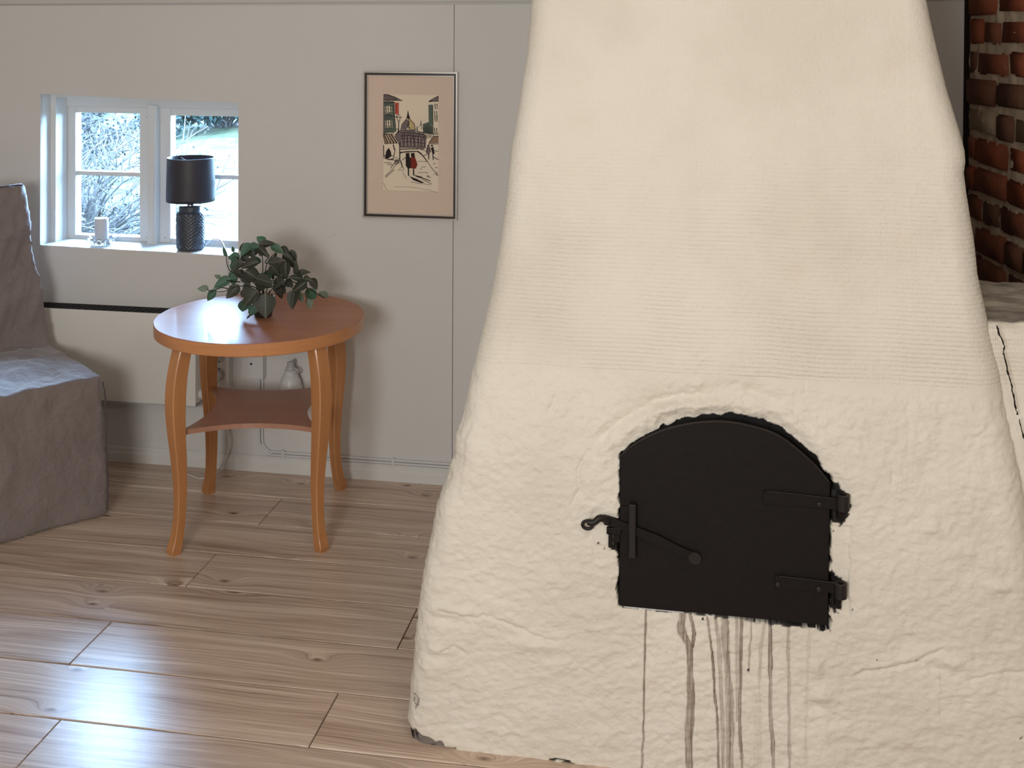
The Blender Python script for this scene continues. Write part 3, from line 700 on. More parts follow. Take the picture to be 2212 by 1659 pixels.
# crack between hood and ledge
bm = bmesh.new(); cp = [(.561, .925), (.566, .905), (.575, .885), (.573, .868), (.583, .83), (.590, .80), (.597, .765), (.600, .75)]
cp2 = [(.603, .745), (.612, .71), (.620, .68), (.6235, .655), (.622, .63)]
for c, w in ((cp, .0017), (cp2, .0014)):
    q = []
    for (ax, az), (bx, bz) in zip(c, c[1:]):
        for k in range(5): t = k/5; q.append((ax+(bx-ax)*t+random.uniform(-.0012, .0012), az+(bz-az)*t))
    for (ax, az), (bx, bz) in zip(q, q[1:]):
        ww = w*random.uniform(.5, 1.2); bm.faces.new([bm.verts.new(p) for p in ((ax-ww, -1.3225, az), (ax+ww, -1.3225, az), (bx+ww, -1.3225, bz), (bx-ww, -1.3225, bz))])
crk = fpart(bm_link('plaster_crack', bm, None, 'dark_gap'))

# ------------------------------------------------------------ brick wall on the right
wall_right = struct(empty('wall_right', (.79, -.02, 0)))
dirv = Vector((.129, -.9916, 0)); nrm = Vector((-.9916, -.129, 0)); B0 = Vector((.775, -.02, 0))
def bpt(s, dpt, z): return B0+dirv*s-nrm*dpt+Vector((0, 0, z))
WI = Matrix.Translation((-.79, .02, 0))
def slab(bm, s0, s1, d0, d1, z0, z1, jit=0, bev=0):
    r = bmesh.ops.create_cube(bm, size=1)
    for v in r['verts']:
        s = s0 if v.co.x < 0 else s1; d = d0 if v.co.y < 0 else d1; z = z0 if v.co.z < 0 else z1
        v.co = bpt(s+random.uniform(-jit, jit), d+random.uniform(-jit, jit)*.6, z+random.uniform(-jit, jit))
    if bev: bmesh.ops.bevel(bm, geom=list({e for v in r['verts'] for e in v.link_edges}), offset=bev, segments=2, affect='EDGES')
# mortar bed: subdivided rough sheet with depth
bm = bmesh.new(); ns, nzz = 110, 190; H = [[None]*(nzz+1) for _ in range(ns+1)]
for i in range(ns+1):
    for j in range(nzz+1):
        s = .012+i*1.02/ns; z = j*2.3/nzz; H[i][j] = bm.verts.new(bpt(s, .0058+.006*float(fbm(np.array([s*30]), np.array([z*30]), 3)[0]), z))
for i in range(ns):
    for j in range(nzz): bm.faces.new((H[i][j], H[i+1][j], H[i+1][j+1], H[i][j+1]))
mo = bm_link('mortar_bed', bm, wall_right, 'brick_mortar', True); mo.matrix_parent_inverse = WI; mo['kind'] = 'stuff'
bm = bmesh.new(); slab(bm, .0, 1.035, .03, .285, 0, 2.3); o = bm_link('wall_core', bm, wall_right, 'brick_mortar'); o.matrix_parent_inverse = WI
bm = bmesh.new(); slab(bm, -.015, .010, -.004, .30, 0, 2.3, 0, .004); o = bm_link('wall_edge_strip', bm, wall_right, 'dark_gap'); o.matrix_parent_inverse = WI
ch = .0865; rb = random.Random(12)
for c in range(6, 27):
    z0 = c*ch-.02; s = .016 + (0 if c % 2 else 0.0); k = 0
    lens = [.125 if (c+i) % 3 == 0 else .235 for i in range(8)]
    lens[0] = rb.choice([.07, .12, .22]) 
    for L in lens:
        if s > .93: break
        L = min(L, 1.05-s)
        bm = bmesh.new(); slab(bm, s, s+L-.009, -.002+rb.uniform(-.005, .006), .055, z0+rb.uniform(0, .006), z0+ch-.010-rb.uniform(0, .006), .0035, .006)
        pale = (c in (14, ) and k == 0)
        o = bm_link('brick', bm, wall_right, 'pale_brick' if (pale or rb.random() < .05) else 'brick', True); o.matrix_parent_inverse = WI
        if pale: o['label'] = 'pale grey brick'
        s += L+rb.uniform(-.004, .006); k += 1
    for d0, d1 in ((.064, .172), (.181, .292)):     # the wall's near end
        bm = bmesh.new(); slab(bm, .95, 1.045+rb.uniform(-.004, .004), d0, d1, z0+.003, z0+ch-.011, .003, .006)
        o = bm_link('brick', bm, wall_right, 'brick', True); o.matrix_parent_inverse = WI

# ------------------------------------------------------------ side table
TC = Vector((-1.322, -.368, 0))
table = tag(empty('side_table', TC), 'round reddish wooden side table with curved legs and lower shelf, below the window', 'table')
lathe('tabletop', [(0, .582), (.20, .582), (.307, .582), (.310, .5845), (.310, .6175), (.3085, .619)], 'table_edge_wood', table, 96, smooth=False)
bm = bmesh.new(); n = 96; top = [bm.verts.new((.3095*math.cos(6.28319*k/n), .3095*math.sin(6.28319*k/n), .6195)) for k in range(n)]; t2 = [bm.verts.new((.3105*math.cos(6.28319*k/n), .3105*math.sin(6.28319*k/n), .6175)) for k in range(n)]
bm.faces.new(top)
for k in range(n): bm.faces.new((t2[k], t2[(k+1) % n], top[(k+1) % n], top[k]))
o = bm_link('top_veneer', bm, table, 'table_top_wood'); o['label'] = 'polished reddish veneer'
feet = [Vector((-.153, -.258, 0)), Vector((.250, -.163, 0)), Vector((-.240, .166, 0)), Vector((.166, .272, 0))]
prof = [(.583, .272, .0215), (.54, .283, .022), (.49, .292, .0225), (.43, .296, .0225), (.37, .294, .021), (.31, .289, .019), (.26, .284, .0175), (.18, .279, .0150), (.10, .281, .0138), (.05, .288, .0145), (.02, .296, .0165), (.012, .298, .0165), (.0, .297, .0155)]
for f in feet:
    u = f.normalized(); k = f.length/.298
    ang = math.radians(13.5)
    ax = u.copy(); ay = Vector((-u.y, u.x, 0))
    bm = bmesh.new(); rings = []
    P = smooth_path([(z, r, h) for z, r, h in prof], 4)
    for p in P:
        z, r, h = p; h *= .97; c = u*(r*(1+(k-1)*(1-z/.6)))+Vector((0, 0, z))
        ring = []; ch_ = h*.13
        for sx_, sy_ in ((1, 1), (-1, 1), (-1, -1), (1, -1)):
            for q in (0, 1):
                fx = (h-ch_) if (q == (0 if sx_*sy_ < 0 else 1)) else h; fy = (h-ch_) if fx == h else h
                ring.append(bm.verts.new(c+ax*sx_*fx+ay*sy_*fy))
        rings.append(ring)
    for a, b in zip(rings, rings[1:]):
        for i in range(8): bm.faces.new((a[i], a[(i+1) % 8], b[(i+1) % 8], b[i]))
    bm.faces.new(rings[0]); bm.faces.new(rings[-1])
    bm_link('leg', bm, table, 'table_leg_wood')
# lower shelf with concave sides
order = [feet[0], feet[1], feet[3], feet[2]]; pts = []
for i in range(4):
    a = order[i].normalized()*.285; b = order[(i+1) % 4].normalized()*.285; mid = (a+b)/2
    inn = -mid.normalized()*.055
    for k in range(14):
        t = k/14; pts.append(a+(b-a)*t+inn*(4*t*(1-t)))
bm = bmesh.new(); A = [bm.verts.new((p.x, p.y, .345)) for p in pts]; B = [bm.verts.new((p.x, p.y, .331)) for p in pts]; n = len(pts)
bm.faces.new(A); bm.faces.new(B[::-1])
for i in range(n): bm.faces.new((A[i], B[i], B[(i+1) % n], A[(i+1) % n]))
bm_link('lower_shelf', bm, table, 'table_shelf_wood')

# ------------------------------------------------------------ potted plant
PC = Vector((-1.312, -.372, .6200))
plant = tag(empty('potted_plant', PC, math.radians(9.5)), 'artificial green-leaved plant in a small dark pot on the round wooden table', 'plant')
lathe('pot', [(0, 0), (.024, 0), (.026, .002), (.031, .03), (.0335, .048), (.0355, .050), (.0355, .060), (.032, .060), (.031, .050), (0, .050)], 'plant_pot_glaze', plant, 36)
lathe('pot_soil', [(0, .054), (.0315, .052)], 'dark_hole', plant, 20)
def leaf_mesh(name, mat, fold, curl):
    n = 7; V = []; F = []
    for i in range(n+1):
        t = i/n; w = .5*(math.sin(math.pi*min(1, t**.75))**.8)*(1-.25*t) if 0 < i < n else .012
        z = -curl*t*t; zz = fold*w
        V += [(-w, t, z+zz), (-w*.5, t, z+zz*.35), (0, t, z), (w*.5, t, z+zz*.35), (w, t, z+zz)]
    for i in range(n):
        for j in range(4): a = i*5+j; F.append((a, a+1, a+6, a+5))
    me = mesh_of(V, F, name); me.materials.append(M[mat]); me.polygons.foreach_set('use_smooth', [True]*len(me.polygons)); return me
LM = {(m, k): leaf_mesh('leaf', m, f, c) for m in ('leaf_dark', 'leaf_green', 'leaf_pale') for k, (f, c) in enumerate(((.25, .15), (.5, .35), (-.2, .25)))}
# leaves in the plant's own frame: base (x,z), tip (x,z) in cm-scale units taken from the view, width, depth offset
LV = [(1110,190,985,100,100,.0,'g'),(1040,200,1270,205,90,-.02,'d'),(1200,255,1400,350,100,.01,'g'),(1050,245,1200,345,90,-.03,'d'),(880,215,745,370,120,.0,'g'),(900,265,1040,215,100,-.01,'g'),(690,350,745,230,45,.02,'d'),(510,410,420,285,50,.0,'g'),(592,370,550,285,40,.02,'g'),(720,400,540,430,110,-.01,'g'),(720,440,580,540,130,-.03,'g'),(810,480,620,580,120,-.03,'d'),(1060,450,810,500,120,-.05,'d'),(1200,470,1450,430,120,-.04,'d'),(1470,450,1470,720,130,-.03,'d'),(1400,370,1570,610,110,.0,'d'),(1250,510,1370,690,130,-.04,'d'),(880,580,1110,720,170,-.06,'d'),(1040,690,1310,730,140,-.06,'d'),(1000,800,1270,840,120,-.04,'d'),(1470,740,1230,890,130,-.05,'d'),(1650,680,1605,485,75,-.01,'d'),(1660,690,1815,625,90,-.01,'d'),(1710,750,1555,705,80,-.01,'d'),(1780,790,1590,920,120,-.02,'d'),(1740,740,1870,745,80,-.02,'d'),(1850,760,1950,920,100,.0,'d'),(1600,930,1560,1195,150,-.02,'d'),(1650,960,1690,1160,90,.0,'p'),(1900,930,1750,1100,150,.0,'g'),(1990,970,2090,1110,100,.0,'p'),(1780,1100,1820,1290,90,.02,'p'),(1200,930,1210,1255,250,-.07,'v'),(1400,890,1350,1070,130,-.03,'d'),(1060,890,860,1070,190,-.06,'d'),(830,1060,790,1305,150,-.03,'g'),(1000,1130,930,1330,120,-.05,'g'),(900,830,780,940,110,-.02,'d'),(790,950,745,1060,70,.0,'d'),(560,770,320,880,120,.0,'g'),(660,640,510,770,130,.0,'g'),(650,830,500,740,110,.01,'g'),(715,850,545,1040,130,-.02,'d'),(210,920,52,905,90,.0,'p'),(390,760,315,720,55,.01,'p'),(335,970,185,1110,100,.0,'g'),(390,890,245,960,45,.01,'p'),(905,1330,940,1475,70,-.055,'d'),
      (800,300,920,430,110,.02,'d'),(1000,300,860,400,110,.01,'d'),(1300,600,1420,720,110,-.01,'d'),(700,620,760,760,110,-.01,'d'),(760,700,900,800,120,-.01,'d'),(1320,880,1440,960,110,.0,'d'),(640,520,600,660,100,-.01,'g'),(1330,300,1470,400,90,.03,'d'),(1150,820,1000,900,120,-.03,'d'),(1440,800,1560,860,110,.0,'d'),(1500,330,1560,520,90,.02,'d'),(820,420,700,480,100,.02,'d'),(1360,560,1300,700,100,.01,'d')]
_rf = random.Random(8)
for _ in range(16):
    a_ = _rf.uniform(0, 6.28); bx_ = 1080+330*math.cos(a_)*_rf.uniform(.3, 1); by_ = 590+290*math.sin(a_)*_rf.uniform(.3, 1); LV.append((bx_, by_, bx_+_rf.uniform(-150, 150), by_+_rf.uniform(-60, 170), _rf.uniform(90, 130), _rf.uniform(-.01, .05), _rf.choice('ddg')))
SC = 1/(7.373*712)
rl = random.Random(5)
for i, (bx, by, tx, ty, w, dp, kd) in enumerate(LV):
    b = Vector(((bx-1085)*SC, dp, (1362-by)*SC)); tt = Vector(((tx-1085)*SC, dp+rl.uniform(-.022, .012), (1362-ty)*SC))
    b.z = max(b.z, .014); tt.z = max(tt.z, .016)
    mat = {'d': 'leaf_dark', 'g': 'leaf_green', 'p': 'leaf_pale', 'v': 'leaf_dark'}[kd]
    o = bpy.data.objects.new('leaf', LM[(mat, 0 if kd == 'v' else rl.randrange(3))]); C.objects.link(o); o.parent = plant
    yv = (tt-b); L = yv.length; yv.normalize()
    face = Vector((rl.uniform(-.5, .5), -1, rl.uniform(-.1, .9))) if kd != 'v' else Vector((0, -1, .1))
    xv = yv.cross(face).normalized(); zv = xv.cross(yv)
    Wd = w*SC*1.55; b = b-yv*L*.06; L *= 1.12
    m = Matrix((xv*Wd, yv*L, zv*L)).transposed().to_4x4(); m.translation = b
    o.matrix_local = m
stemp = [[(1085,1180),(1090,820),(1110,500),(1080,330),(1040,210)], [(1085,1180),(1060,800),(900,600),(860,400),(880,230)], [(1085,1180),(1120,780),(1180,480),(1300,330)], [(1085,1180),(980,850),(720,700),(560,620),(500,480),(500,410)],
         [(1085,1180),(1000,900),(760,850),(600,900),(480,960),(335,975)], [(545,935),(430,900),(300,950),(205,920)], [(1085,1180),(1200,820),(1400,740),(1540,700),(1650,650)], [(1400,740),(1560,800),(1760,860),(1900,960),(2050,1070)], [(1085,1180),(1250,900),(1480,800),(1600,930)],
         [(1085,1180),(950,1100),(860,1060)], [(1085,1180),(980,1180),(890,1250),(900,1340)], [(1085,1180),(1180,1000),(1200,930)], [(1110,500),(1190,400),(1195,340)], [(720,820),(600,800),(520,770)], [(1760,860),(1800,980),(1790,1110)], [(1110,520),(1250,470),(1400,420)], [(720,700),(640,480),(740,400)]]
for sidx, st in enumerate(stemp):
    dpt = [-.0, -.01, -.02, -.01, .0, .0][:len(st)] if sidx % 2 else [0, -.015, -.03, -.02, -.01, 0][:len(st)]
    bm = bmesh.new(); tube(bm, smooth_path([((a-1085)*SC, dd_, max(.012, (1362-b)*SC)) for (a, b), dd_ in zip(st, dpt)], 4), .0017, 6, .0011); bm_link('stem', bm, plant, 'stem_green', True)

# ------------------------------------------------------------ lamp on the sill
SZ = .7235
lamp = tag(empty('table_lamp', (-1.748, .062, SZ)), 'small dark table lamp with drum shade and embossed grey base on the window sill', 'lamp')
nb, nh = 96, 70; V = []; F = []
for j in range(nh+1):
    z = .002+.127*j/nh
    for i in range(nb):
        a = 2*math.pi*i/nb; u = i/nb*22; w_ = j/nh*11
        p = math.cos(math.pi*(u+w_))*math.cos(math.pi*(u-w_)); bmp = .0034*abs(p)**.7*min(1, min(j, nh-j)/3)
        r = .0462+bmp-(.004 if j == 0 else 0)-.0015*(j/nh-.5)**2*4
        V.append((r*math.cos(a), r*math.sin(a), z))
for j in range(nh):
    for i in range(nb): a = j*nb+i; b = j*nb+(i+1) % nb; F.append((a, b, b+nb, a+nb))
V.append((0, 0, .0)); ci = len(V)-1
for i in range(nb): F.append((ci, (i+1) % nb, i))
V.append((0, 0, .131)); ci = len(V)-1
for i in range(nb): F.append((ci, nh*nb+i, nh*nb+(i+1) % nb))
lb = link('lamp_base', mesh_of(V, F), lamp, 'lamp_ceramic', True); lb['label'] = 'grey ceramic base with embossed diamond relief'
lathe('base_collar', [(.0455, .128), (.0405, .132), (.0385, .135), (.0385, .149), (.037, .1515), (0, .152)], 'lamp_ceramic', lamp, 48)
lathe('lamp_socket', [(.012, .152), (.012, .158), (.007, .161), (.009, .166), (.009, .172), (.014, .176), (.014, .22), (0, .222)], 'chrome', lamp, 20)
lathe('shade', [(.0805, .168), (.0818, .168), (.0825, .18), (.0795, .315), (.0793, .318), (.0780, .318), (.0812, .170)], 'lamp_shade_cloth', lamp, 64)
bm = bmesh.new()
for k in range(3): a = k*2.094+.4; tube(bm, [(0, 0, .300), (.0785*math.cos(a), .0785*math.sin(a), .312)], .0014, 6)
tube(bm, [(.0, 0, .22), (0, 0, .30)], .004, 8); bm_link('shade_ring', bm, lamp, 'chrome')
cord = tubeo('lamp_cord', [(.045, .02, .012), (.075, .02, .034), (.11, .0, .034), (.135, -.03, .020), (.155, -.055, .004), (.163, -.067, -.008), (.166, -.069, -.06), (.172, -.069, -.16), (.178, -.07, -.30)], .0022, 'white_plastic', lamp, 8); cord['label'] = 'white lamp cord'

# candle and its holder
hold = tag(empty('candle_holder', (-2.078, .06, .7285)), 'clear glass petal-shaped candle holder on the left of the window sill', 'candle holder')
lathe('holder_dish', [(0, 0), (.030, 0), (.034, .003), (.034, .008), (.029, .010), (0, .009)], 'crystal', hold, 32)
for k in range(10):
    a = k*2*math.pi/10; bm = bmesh.new(); bmesh.ops.create_icosphere(bm, subdivisions=2, radius=1)
    for v in bm.verts: v.co = Vector((v.co.x*.006, v.co.y*.009, v.co.z*.014)); v.co.rotate(Matrix.Rotation(.45, 3, 'Y')); v.co += Vector((.041, 0, .015)); v.co.rotate(Matrix.Rotation(a, 3, 'Z'))
    bm_link('glass_petal', bm, hold, 'crystal', True)
cand = tag(lathe('candle', [(0, 0), (.0225, 0), (.0235, .001), (.0235, .081), (.0225, .083), (.006, .081), (0, .081)], 'candle_wax', None, 40), 'thick white pillar candle standing in the glass holder', 'candle')
cand.location = (-2.078, .06, .7385)
bm = bmesh.new(); tube(bm, [(0, 0, .080), (0, 0, .088)], .0009, 6); bm_link('wick', bm, cand, 'dark_hole')

# ------------------------------------------------------------ framed drawing
FX0, FX1, FZ0, FZ1 = -1.109, -.793, .868, 1.349
pic = tag(empty('framed_drawing', ((FX0+FX1)/2, 0, (FZ0+FZ1)/2)), 'framed ink drawing of a domed church street, black and silver frame, on the wall', 'picture')
PI_ = Matrix.Translation((-(FX0+FX1)/2, 0, -(FZ0+FZ1)/2))
def ppart(o): o.parent = pic; o.matrix_parent_inverse = PI_; return o
def ring(name, x0, x1, z0, z1, w, y0, y1, mat):
    bm = bmesh.new()
    box(bm, x0, x1, y0, y1, z1-w, z1); box(bm, x0, x1, y0, y1, z0, z0+w); box(bm, x0, x0+w, y0, y1, z0+w, z1-w); box(bm, x1-w, x1, y0, y1, z0+w, z1-w)
    return ppart(bm_link(name, bm, None, mat))
ring('outer_frame', FX0, FX1, FZ0, FZ1, .0045, -.019, -.001, 'frame_silver'); ring('black_frame', FX0+.0045, FX1-.0045, FZ0+.0045, FZ1-.0045, .0075, -.0165, -.001, 'frame_black'); ring('inner_fillet', FX0+.012, FX1-.012, FZ0+.012, FZ1-.012, .0022, -.0155, -.001, 'frame_silver')
AX0, AX1, AZ0, AZ1 = -1.044, -.857, .958, 1.274
bm = bmesh.new(); mx0, mx1, mz0, mz1 = FX0+.013, FX1-.013, FZ0+.013, FZ1-.013
box(bm, mx0, mx1, -.009, -.007, AZ1, mz1); box(bm, mx0, mx1, -.009, -.007, mz0, AZ0); box(bm, mx0, AX0, -.009, -.007, AZ0, AZ1); box(bm, AX1, mx1, -.009, -.007, AZ0, AZ1)
ppart(bm_link('mat_board', bm, None, 'mat_board'))
art = ppart(boxo('drawing_sheet', AX0-.004, AX1+.004, -.0068, -.005, AZ0-.004, AZ1+.004, 'drawing_paper'))
def ac(x, y): return (AX0+(x-132)/(945-132)*(AX1-AX0), AZ1-(y-118)/(1588-118)*(AZ1-AZ0))
lay = [0]
art_me = {}
def fill(mat, pts):
    lay[0] += 1; y = -.00684-.0000125*lay[0]; bm = art_me.setdefault(mat, bmesh.new())
    vs_ = [bm.verts.new((*ac(*p), 0)) for p in pts]
    for v in vs_: v.co = Vector((v.co.x, y, v.co.y))
    try: bm.faces.new(vs_)
    except ValueError: pass
def stroke(mat, pts, w=7):
    lay[0] += 1; y = -.00684-.0000125*lay[0]; bm = art_me.setdefault(mat, bmesh.new()); wr = w*.00023/2
    Q = [Vector((*ac(*p), 0)) for p in pts]; L_ = []
    for i, q in enumerate(Q):
        t = (Q[min(i+1, len(Q)-1)]-Q[max(i-1, 0)]).normalized(); n = Vector((-t.y, t.x, 0))*wr*random.uniform(.75, 1.2)
        a, b = q+n, q-n; L_.append((bm.verts.new((a.x, y, a.y)), bm.verts.new((b.x, y, b.y))))
    for a, b in zip(L_, L_[1:]): bm.faces.new((a[0], b[0], b[1], a[1]))
K, G, N_, R_ = 'ink_black', 'ink_grey', 'wash_green', 'wash_red'
fill('ink_grey', [(380, 660), (600, 650), (620, 690), (720, 700), (770, 740), (760, 930), (390, 935), (300, 760)])
fill('wash_green', [(135, 225), (285, 225), (320, 690), (135, 720)]); fill('wash_green', [(720, 560), (800, 530), (860, 600), (870, 720), (720, 700)])
fill('wash_green', [(795, 270), (855, 265), (860, 590), (800, 540)]); fill('wash_red', [(303, 245), (362, 245), (362, 420), (310, 425)])
fill('wash_gold', [(490, 480), (520, 470), (590, 560), (600, 650), (500, 650)]); fill('ink_grey', [(395, 650), (410, 580), (470, 500), (510, 500), (520, 590), (470, 655)])
fill('ink_grey', [(135, 115), (190, 118), (420, 212), (135, 212)]); fill('ink_grey', [(800, 222), (945, 135), (945, 215)])
fill('wash_brown', [(135, 735), (260, 730), (370, 860), (150, 875)]); fill('wash_brown', [(805, 850), (870, 745), (945, 742), (945, 850)])
fill('ink_black', [(480, 470), (496, 350), (520, 470), (505, 500)]); fill('ink_black', [(680, 570), (688, 500), (697, 570)])
for p in ([(135, 120), (200, 125), (310, 165), (420, 212), (280, 208), (135, 210)], [(800, 222), (870, 170), (945, 135)], [(945, 135), (945, 215), (860, 215), (800, 222)]): stroke(K, p, 12)
for k in range(4): stroke(K, [(150+k*45, 125+k*14), (190+k*45, 205)], 6)
stroke(K, [(490, 440), (470, 500), (410, 570), (392, 655)], 9); stroke(K, [(510, 440), (530, 500), (590, 560), (605, 655)], 10); stroke(K, [(390, 660), (610, 655)], 8); stroke(K, [(515, 520), (495, 600), (530, 640)], 12)
stroke(K, [(625, 600), (628, 680)], 9); stroke(K, [(688, 510), (685, 570), (645, 610), (632, 670)], 7); stroke(K, [(690, 570), (715, 610), (722, 660)], 7); stroke(K, [(690, 580), (695, 650)], 6); stroke(K, [(630, 680), (740, 690)], 12)
for (x, y) in ((175, 300), (180, 520)):
    fill('drawing_paper', [(x, y), (x+65, y-5), (x+70, y+95), (x+10, y+110)]); stroke(K, [(x, y), (x+5, y+100), (x+65, y+90), (x+62, y)], 8); stroke(K, [(x+28, y), (x+32, y+100)], 12); stroke('drawing_paper', [(x-15, y+5), (x-8, y+110)], 7); stroke('drawing_paper', [(x+80, y+5), (x+86, y+110)], 7)
for (a, b) in ((435, 470), (690, 715), (225, 250)): stroke(K, [(135, b), (200, a), (300, b-10)], 9); stroke(K, [(140, b+20), (260, a+30)], 6)
for k in range(9): stroke(K, [(140, 240+k*52), (300, 250+k*50)], 4)
stroke(K, [(290, 230), (300, 450), (322, 690)], 9); stroke(G, [(150, 250), (150, 700)], 9)
stroke(K, [(305, 245), (362, 245), (358, 420), (312, 425), (305, 245)], 3); fill('coat_red', [(318, 262), (330, 262), (328, 400), (316, 400)])
stroke(K, [(315, 465), (360, 425), (410, 468), (315, 465)], 10); stroke(K, [(335, 470), (350, 525), (375, 525), (385, 470)], 8); stroke(K, [(362, 525), (362, 700)], 12)
stroke(K, [(330, 650), (360, 640), (350, 700), (310, 740)], 14)
stroke(K, [(135, 725), (270, 725), (375, 860), (160, 878), (135, 740)], 9)
for k in range(4): stroke(K, [(150+k*35, 740), (205+k*45, 865)], 11); stroke('drawing_paper', [(168+k*35, 742), (223+k*45, 862)], 7)
stroke(K, [(378, 860), (380, 1120)], 16); stroke(K, [(140, 900), (145, 1080)], 12); stroke(K, [(285, 880), (300, 960)], 10)
fill(K, [(180, 990), (215, 935), (245, 990), (260, 1060), (210, 1100), (165, 1080)]); stroke(K, [(160, 1080), (220, 1120), (290, 1100)], 14); stroke(K, [(150, 1060), (300, 1060)], 10); stroke(K, [(280, 900), (310, 960), (290, 1090), (340, 1080)], 11); stroke(R_, [(285, 945), (292, 965)], 9)
for k in range(5): stroke(K, [(300, 1130+k*14), (380, 1090+k*20)], 7)
for p in ([(245, 1250), (310, 1150), (375, 1120)], [(165, 1380), (280, 1250), (375, 1130)], [(175, 1395), (300, 1265)], [(390, 1120), (440, 1270)], [(385, 1130), (415, 1220), (360, 1275), (430, 1280)], [(150, 1160), (260, 1170)], [(190, 1190), (280, 1200)], [(140, 1100), (340, 1130)]): stroke(K, p, 7)
for k in range(14):
    x = 395+k*26; stroke(K if k % 3 else G, [(x, 680+(k*37) % 60), (x+random.uniform(-12, 12), 800), (x+random.uniform(-12, 12), 925)], 6); 
for k in range(7): stroke('drawing_paper', [(410+k*52, 790-(k % 3)*20), (412+k*52, 900)], 5)
for k in range(4): stroke(K, [(390, 700+k*50), (500, 690+k*48), (740, 720+k*45)], 6)
stroke(K, [(390, 955), (560, 945), (740, 940)], 12); stroke(K, [(390, 1005), (480, 990), (650, 980)], 16); stroke(K, [(385, 1010), (410, 1000)], 20); stroke('drawing_paper', [(400, 970), (620, 960)], 9); stroke(G, [(600, 920), (770, 975)], 8)
fill(K, [(470, 1010), (520, 1005), (525, 1060), (545, 1080), (550, 1235), (500, 1250), (468, 1200), (468, 1090)]); fill('coat_red', [(540, 1075), (600, 1060), (640, 1180), (615, 1245), (545, 1240)]); fill(K, [(545, 1010), (595, 1005), (600, 1070), (570, 1080), (545, 1060)]); fill('drawing_paper', [(520, 1020), (545, 1020), (545, 1085), (528, 1070)])
stroke(K, [(508, 1240), (510, 1360)], 17); stroke(K, [(582, 1240), (585, 1345)], 17); stroke(K, [(415, 1120), (470, 1075)], 8)
stroke(K, [(585, 1345), (690, 1365), (720, 1385), (830, 1425)], 9); fill(K, [(520, 1360), (640, 1405), (740, 1455), (700, 1462), (580, 1420)]); stroke(K, [(700, 1395), (845, 1470)], 7); stroke(G, [(540, 1450), (700, 1470), (840, 1485)], 6); fill(K, [(585, 1340), (700, 1365), (720, 1390), (640, 1375)])
fill('ink_grey', [(770, 930), (800, 900), (825, 950), (815, 1020), (775, 1010)]); stroke(K, [(800, 875), (800, 900)], 24); stroke(K, [(850, 875), (850, 900)], 26); stroke(K, [(790, 900), (770, 1000)], 12); stroke(K, [(812, 905), (835, 990)], 10); fill(K, [(835, 920), (870, 905), (890, 1010), (860, 1020)]); stroke(K, [(805, 1020), (805, 1100)], 14); stroke(K, [(862, 1020), (870, 1105)], 14); stroke(K, [(870, 960), (945, 975)], 7); stroke(K, [(870, 1060), (945, 1100)], 8)
stroke(K, [(805, 850), (870, 745), (945, 742)], 8); stroke(K, [(800, 858), (945, 860)], 8); stroke(K, [(870, 745), (865, 640), (858, 270)], 7); stroke(K, [(860, 710), (945, 712)], 9)
for (x, y) in ((885, 620), (890, 440), (885, 360), (890, 250)): stroke(K, [(x, y), (x+5, y+75), (x+50, y+70)], 9); stroke(K, [(x+30, y), (x+32, y+55)], 10)
for k in range(12): stroke(N_ if k % 2 else K, [(720+k*11, 560+(k % 3)*30), (735+k*10, 700)], 5)
for k in range(5): stroke(K, [(745, 690+k*22), (850, 700+k*15)], 5)
stroke(K, [(650, 980), (720, 1045), (790, 1140)], 12); stroke(K, [(720, 1050), (800, 1010)], 8); stroke(K, [(790, 1140), (860, 1245), (940, 1340), (880, 1320)], 6); stroke(K, [(640, 980), (700, 1020)], 16)
for p in ([(865, 1165), (905, 1155)], [(890, 1225), (935, 1212)], [(920, 1280), (930, 1340)], [(690, 1260), (700, 1215), (760, 1215)], [(640, 1130), (780, 1130)], [(650, 1300), (800, 1300)], [(785, 1340), (790, 1370)], [(795, 1345), (800, 1372)], [(815, 1345), (815, 1370), (835, 1372)], [(780, 1358), (805, 1355)]): stroke(K, p, 5 if p[0][0] < 800 and p[0][1] < 1330 else 6)
stroke(G, [(300, 1530), (520, 1525), (800, 1560), (930, 1600)], 4); stroke(G, [(140, 1480), (200, 1590)], 4); stroke(G, [(430, 1310), (480, 1400)], 5)
for k, bm in art_me.items():
    nm = {'ink_black': 'black_ink_line', 'ink_grey': 'grey_wash', 'wash_green': 'green_wash', 'wash_red': 'red_banner', 'coat_red': 'red_coat', 'wash_gold': 'gold_dome', 'wash_brown': 'awning_wash', 'drawing_paper': 'paper_highlight'}[k]
    o = bm_link(nm, bm, art, k); o['kind'] = 'stuff'

# ------------------------------------------------------------ electric heater, sockets, cables
heat = tag(empty('panel_heater', (-1.93, 0, .23)), 'white electric panel heater with black top grille on the wall below the window', 'heater')
HI = Matrix.Translation((1.93, 0, -.23))
def hpart(o): o.parent = heat; o.matrix_parent_inverse = HI; return o
hx0, hx1 = -2.262, -1.662
bm = bmesh.new(); box(bm, hx0, hx1, -.084, -.076, .232, .534, .002); hpart(bm_link('front_panel', bm, None, 'heater_enamel'))
bm = bmesh.new(); box(bm, hx0, hx1, -.076, -.008, .236, .530, .002); hpart(bm_link('heater_body', bm, None, 'heater_enamel'))
bm = bmesh.new(); box(bm, hx0+.002, hx1-.002, -.0765, -.002, .5295, .5335); 
hpart(bm_link('top_grille', bm, None, 'black_grille'))
for k in range(26):
    x = hx0+.01+k*.0228; o = hpart(boxo('grille_slat', x, x+.0025, -.070, -.014, .5335, .5348, 'black_grille'))
bm = bmesh.new(); box(bm, hx0, hx1, -.0795, -.004, .2265, .2325); hpart(bm_link('bottom_vent', bm, None, 'grey_plastic'))
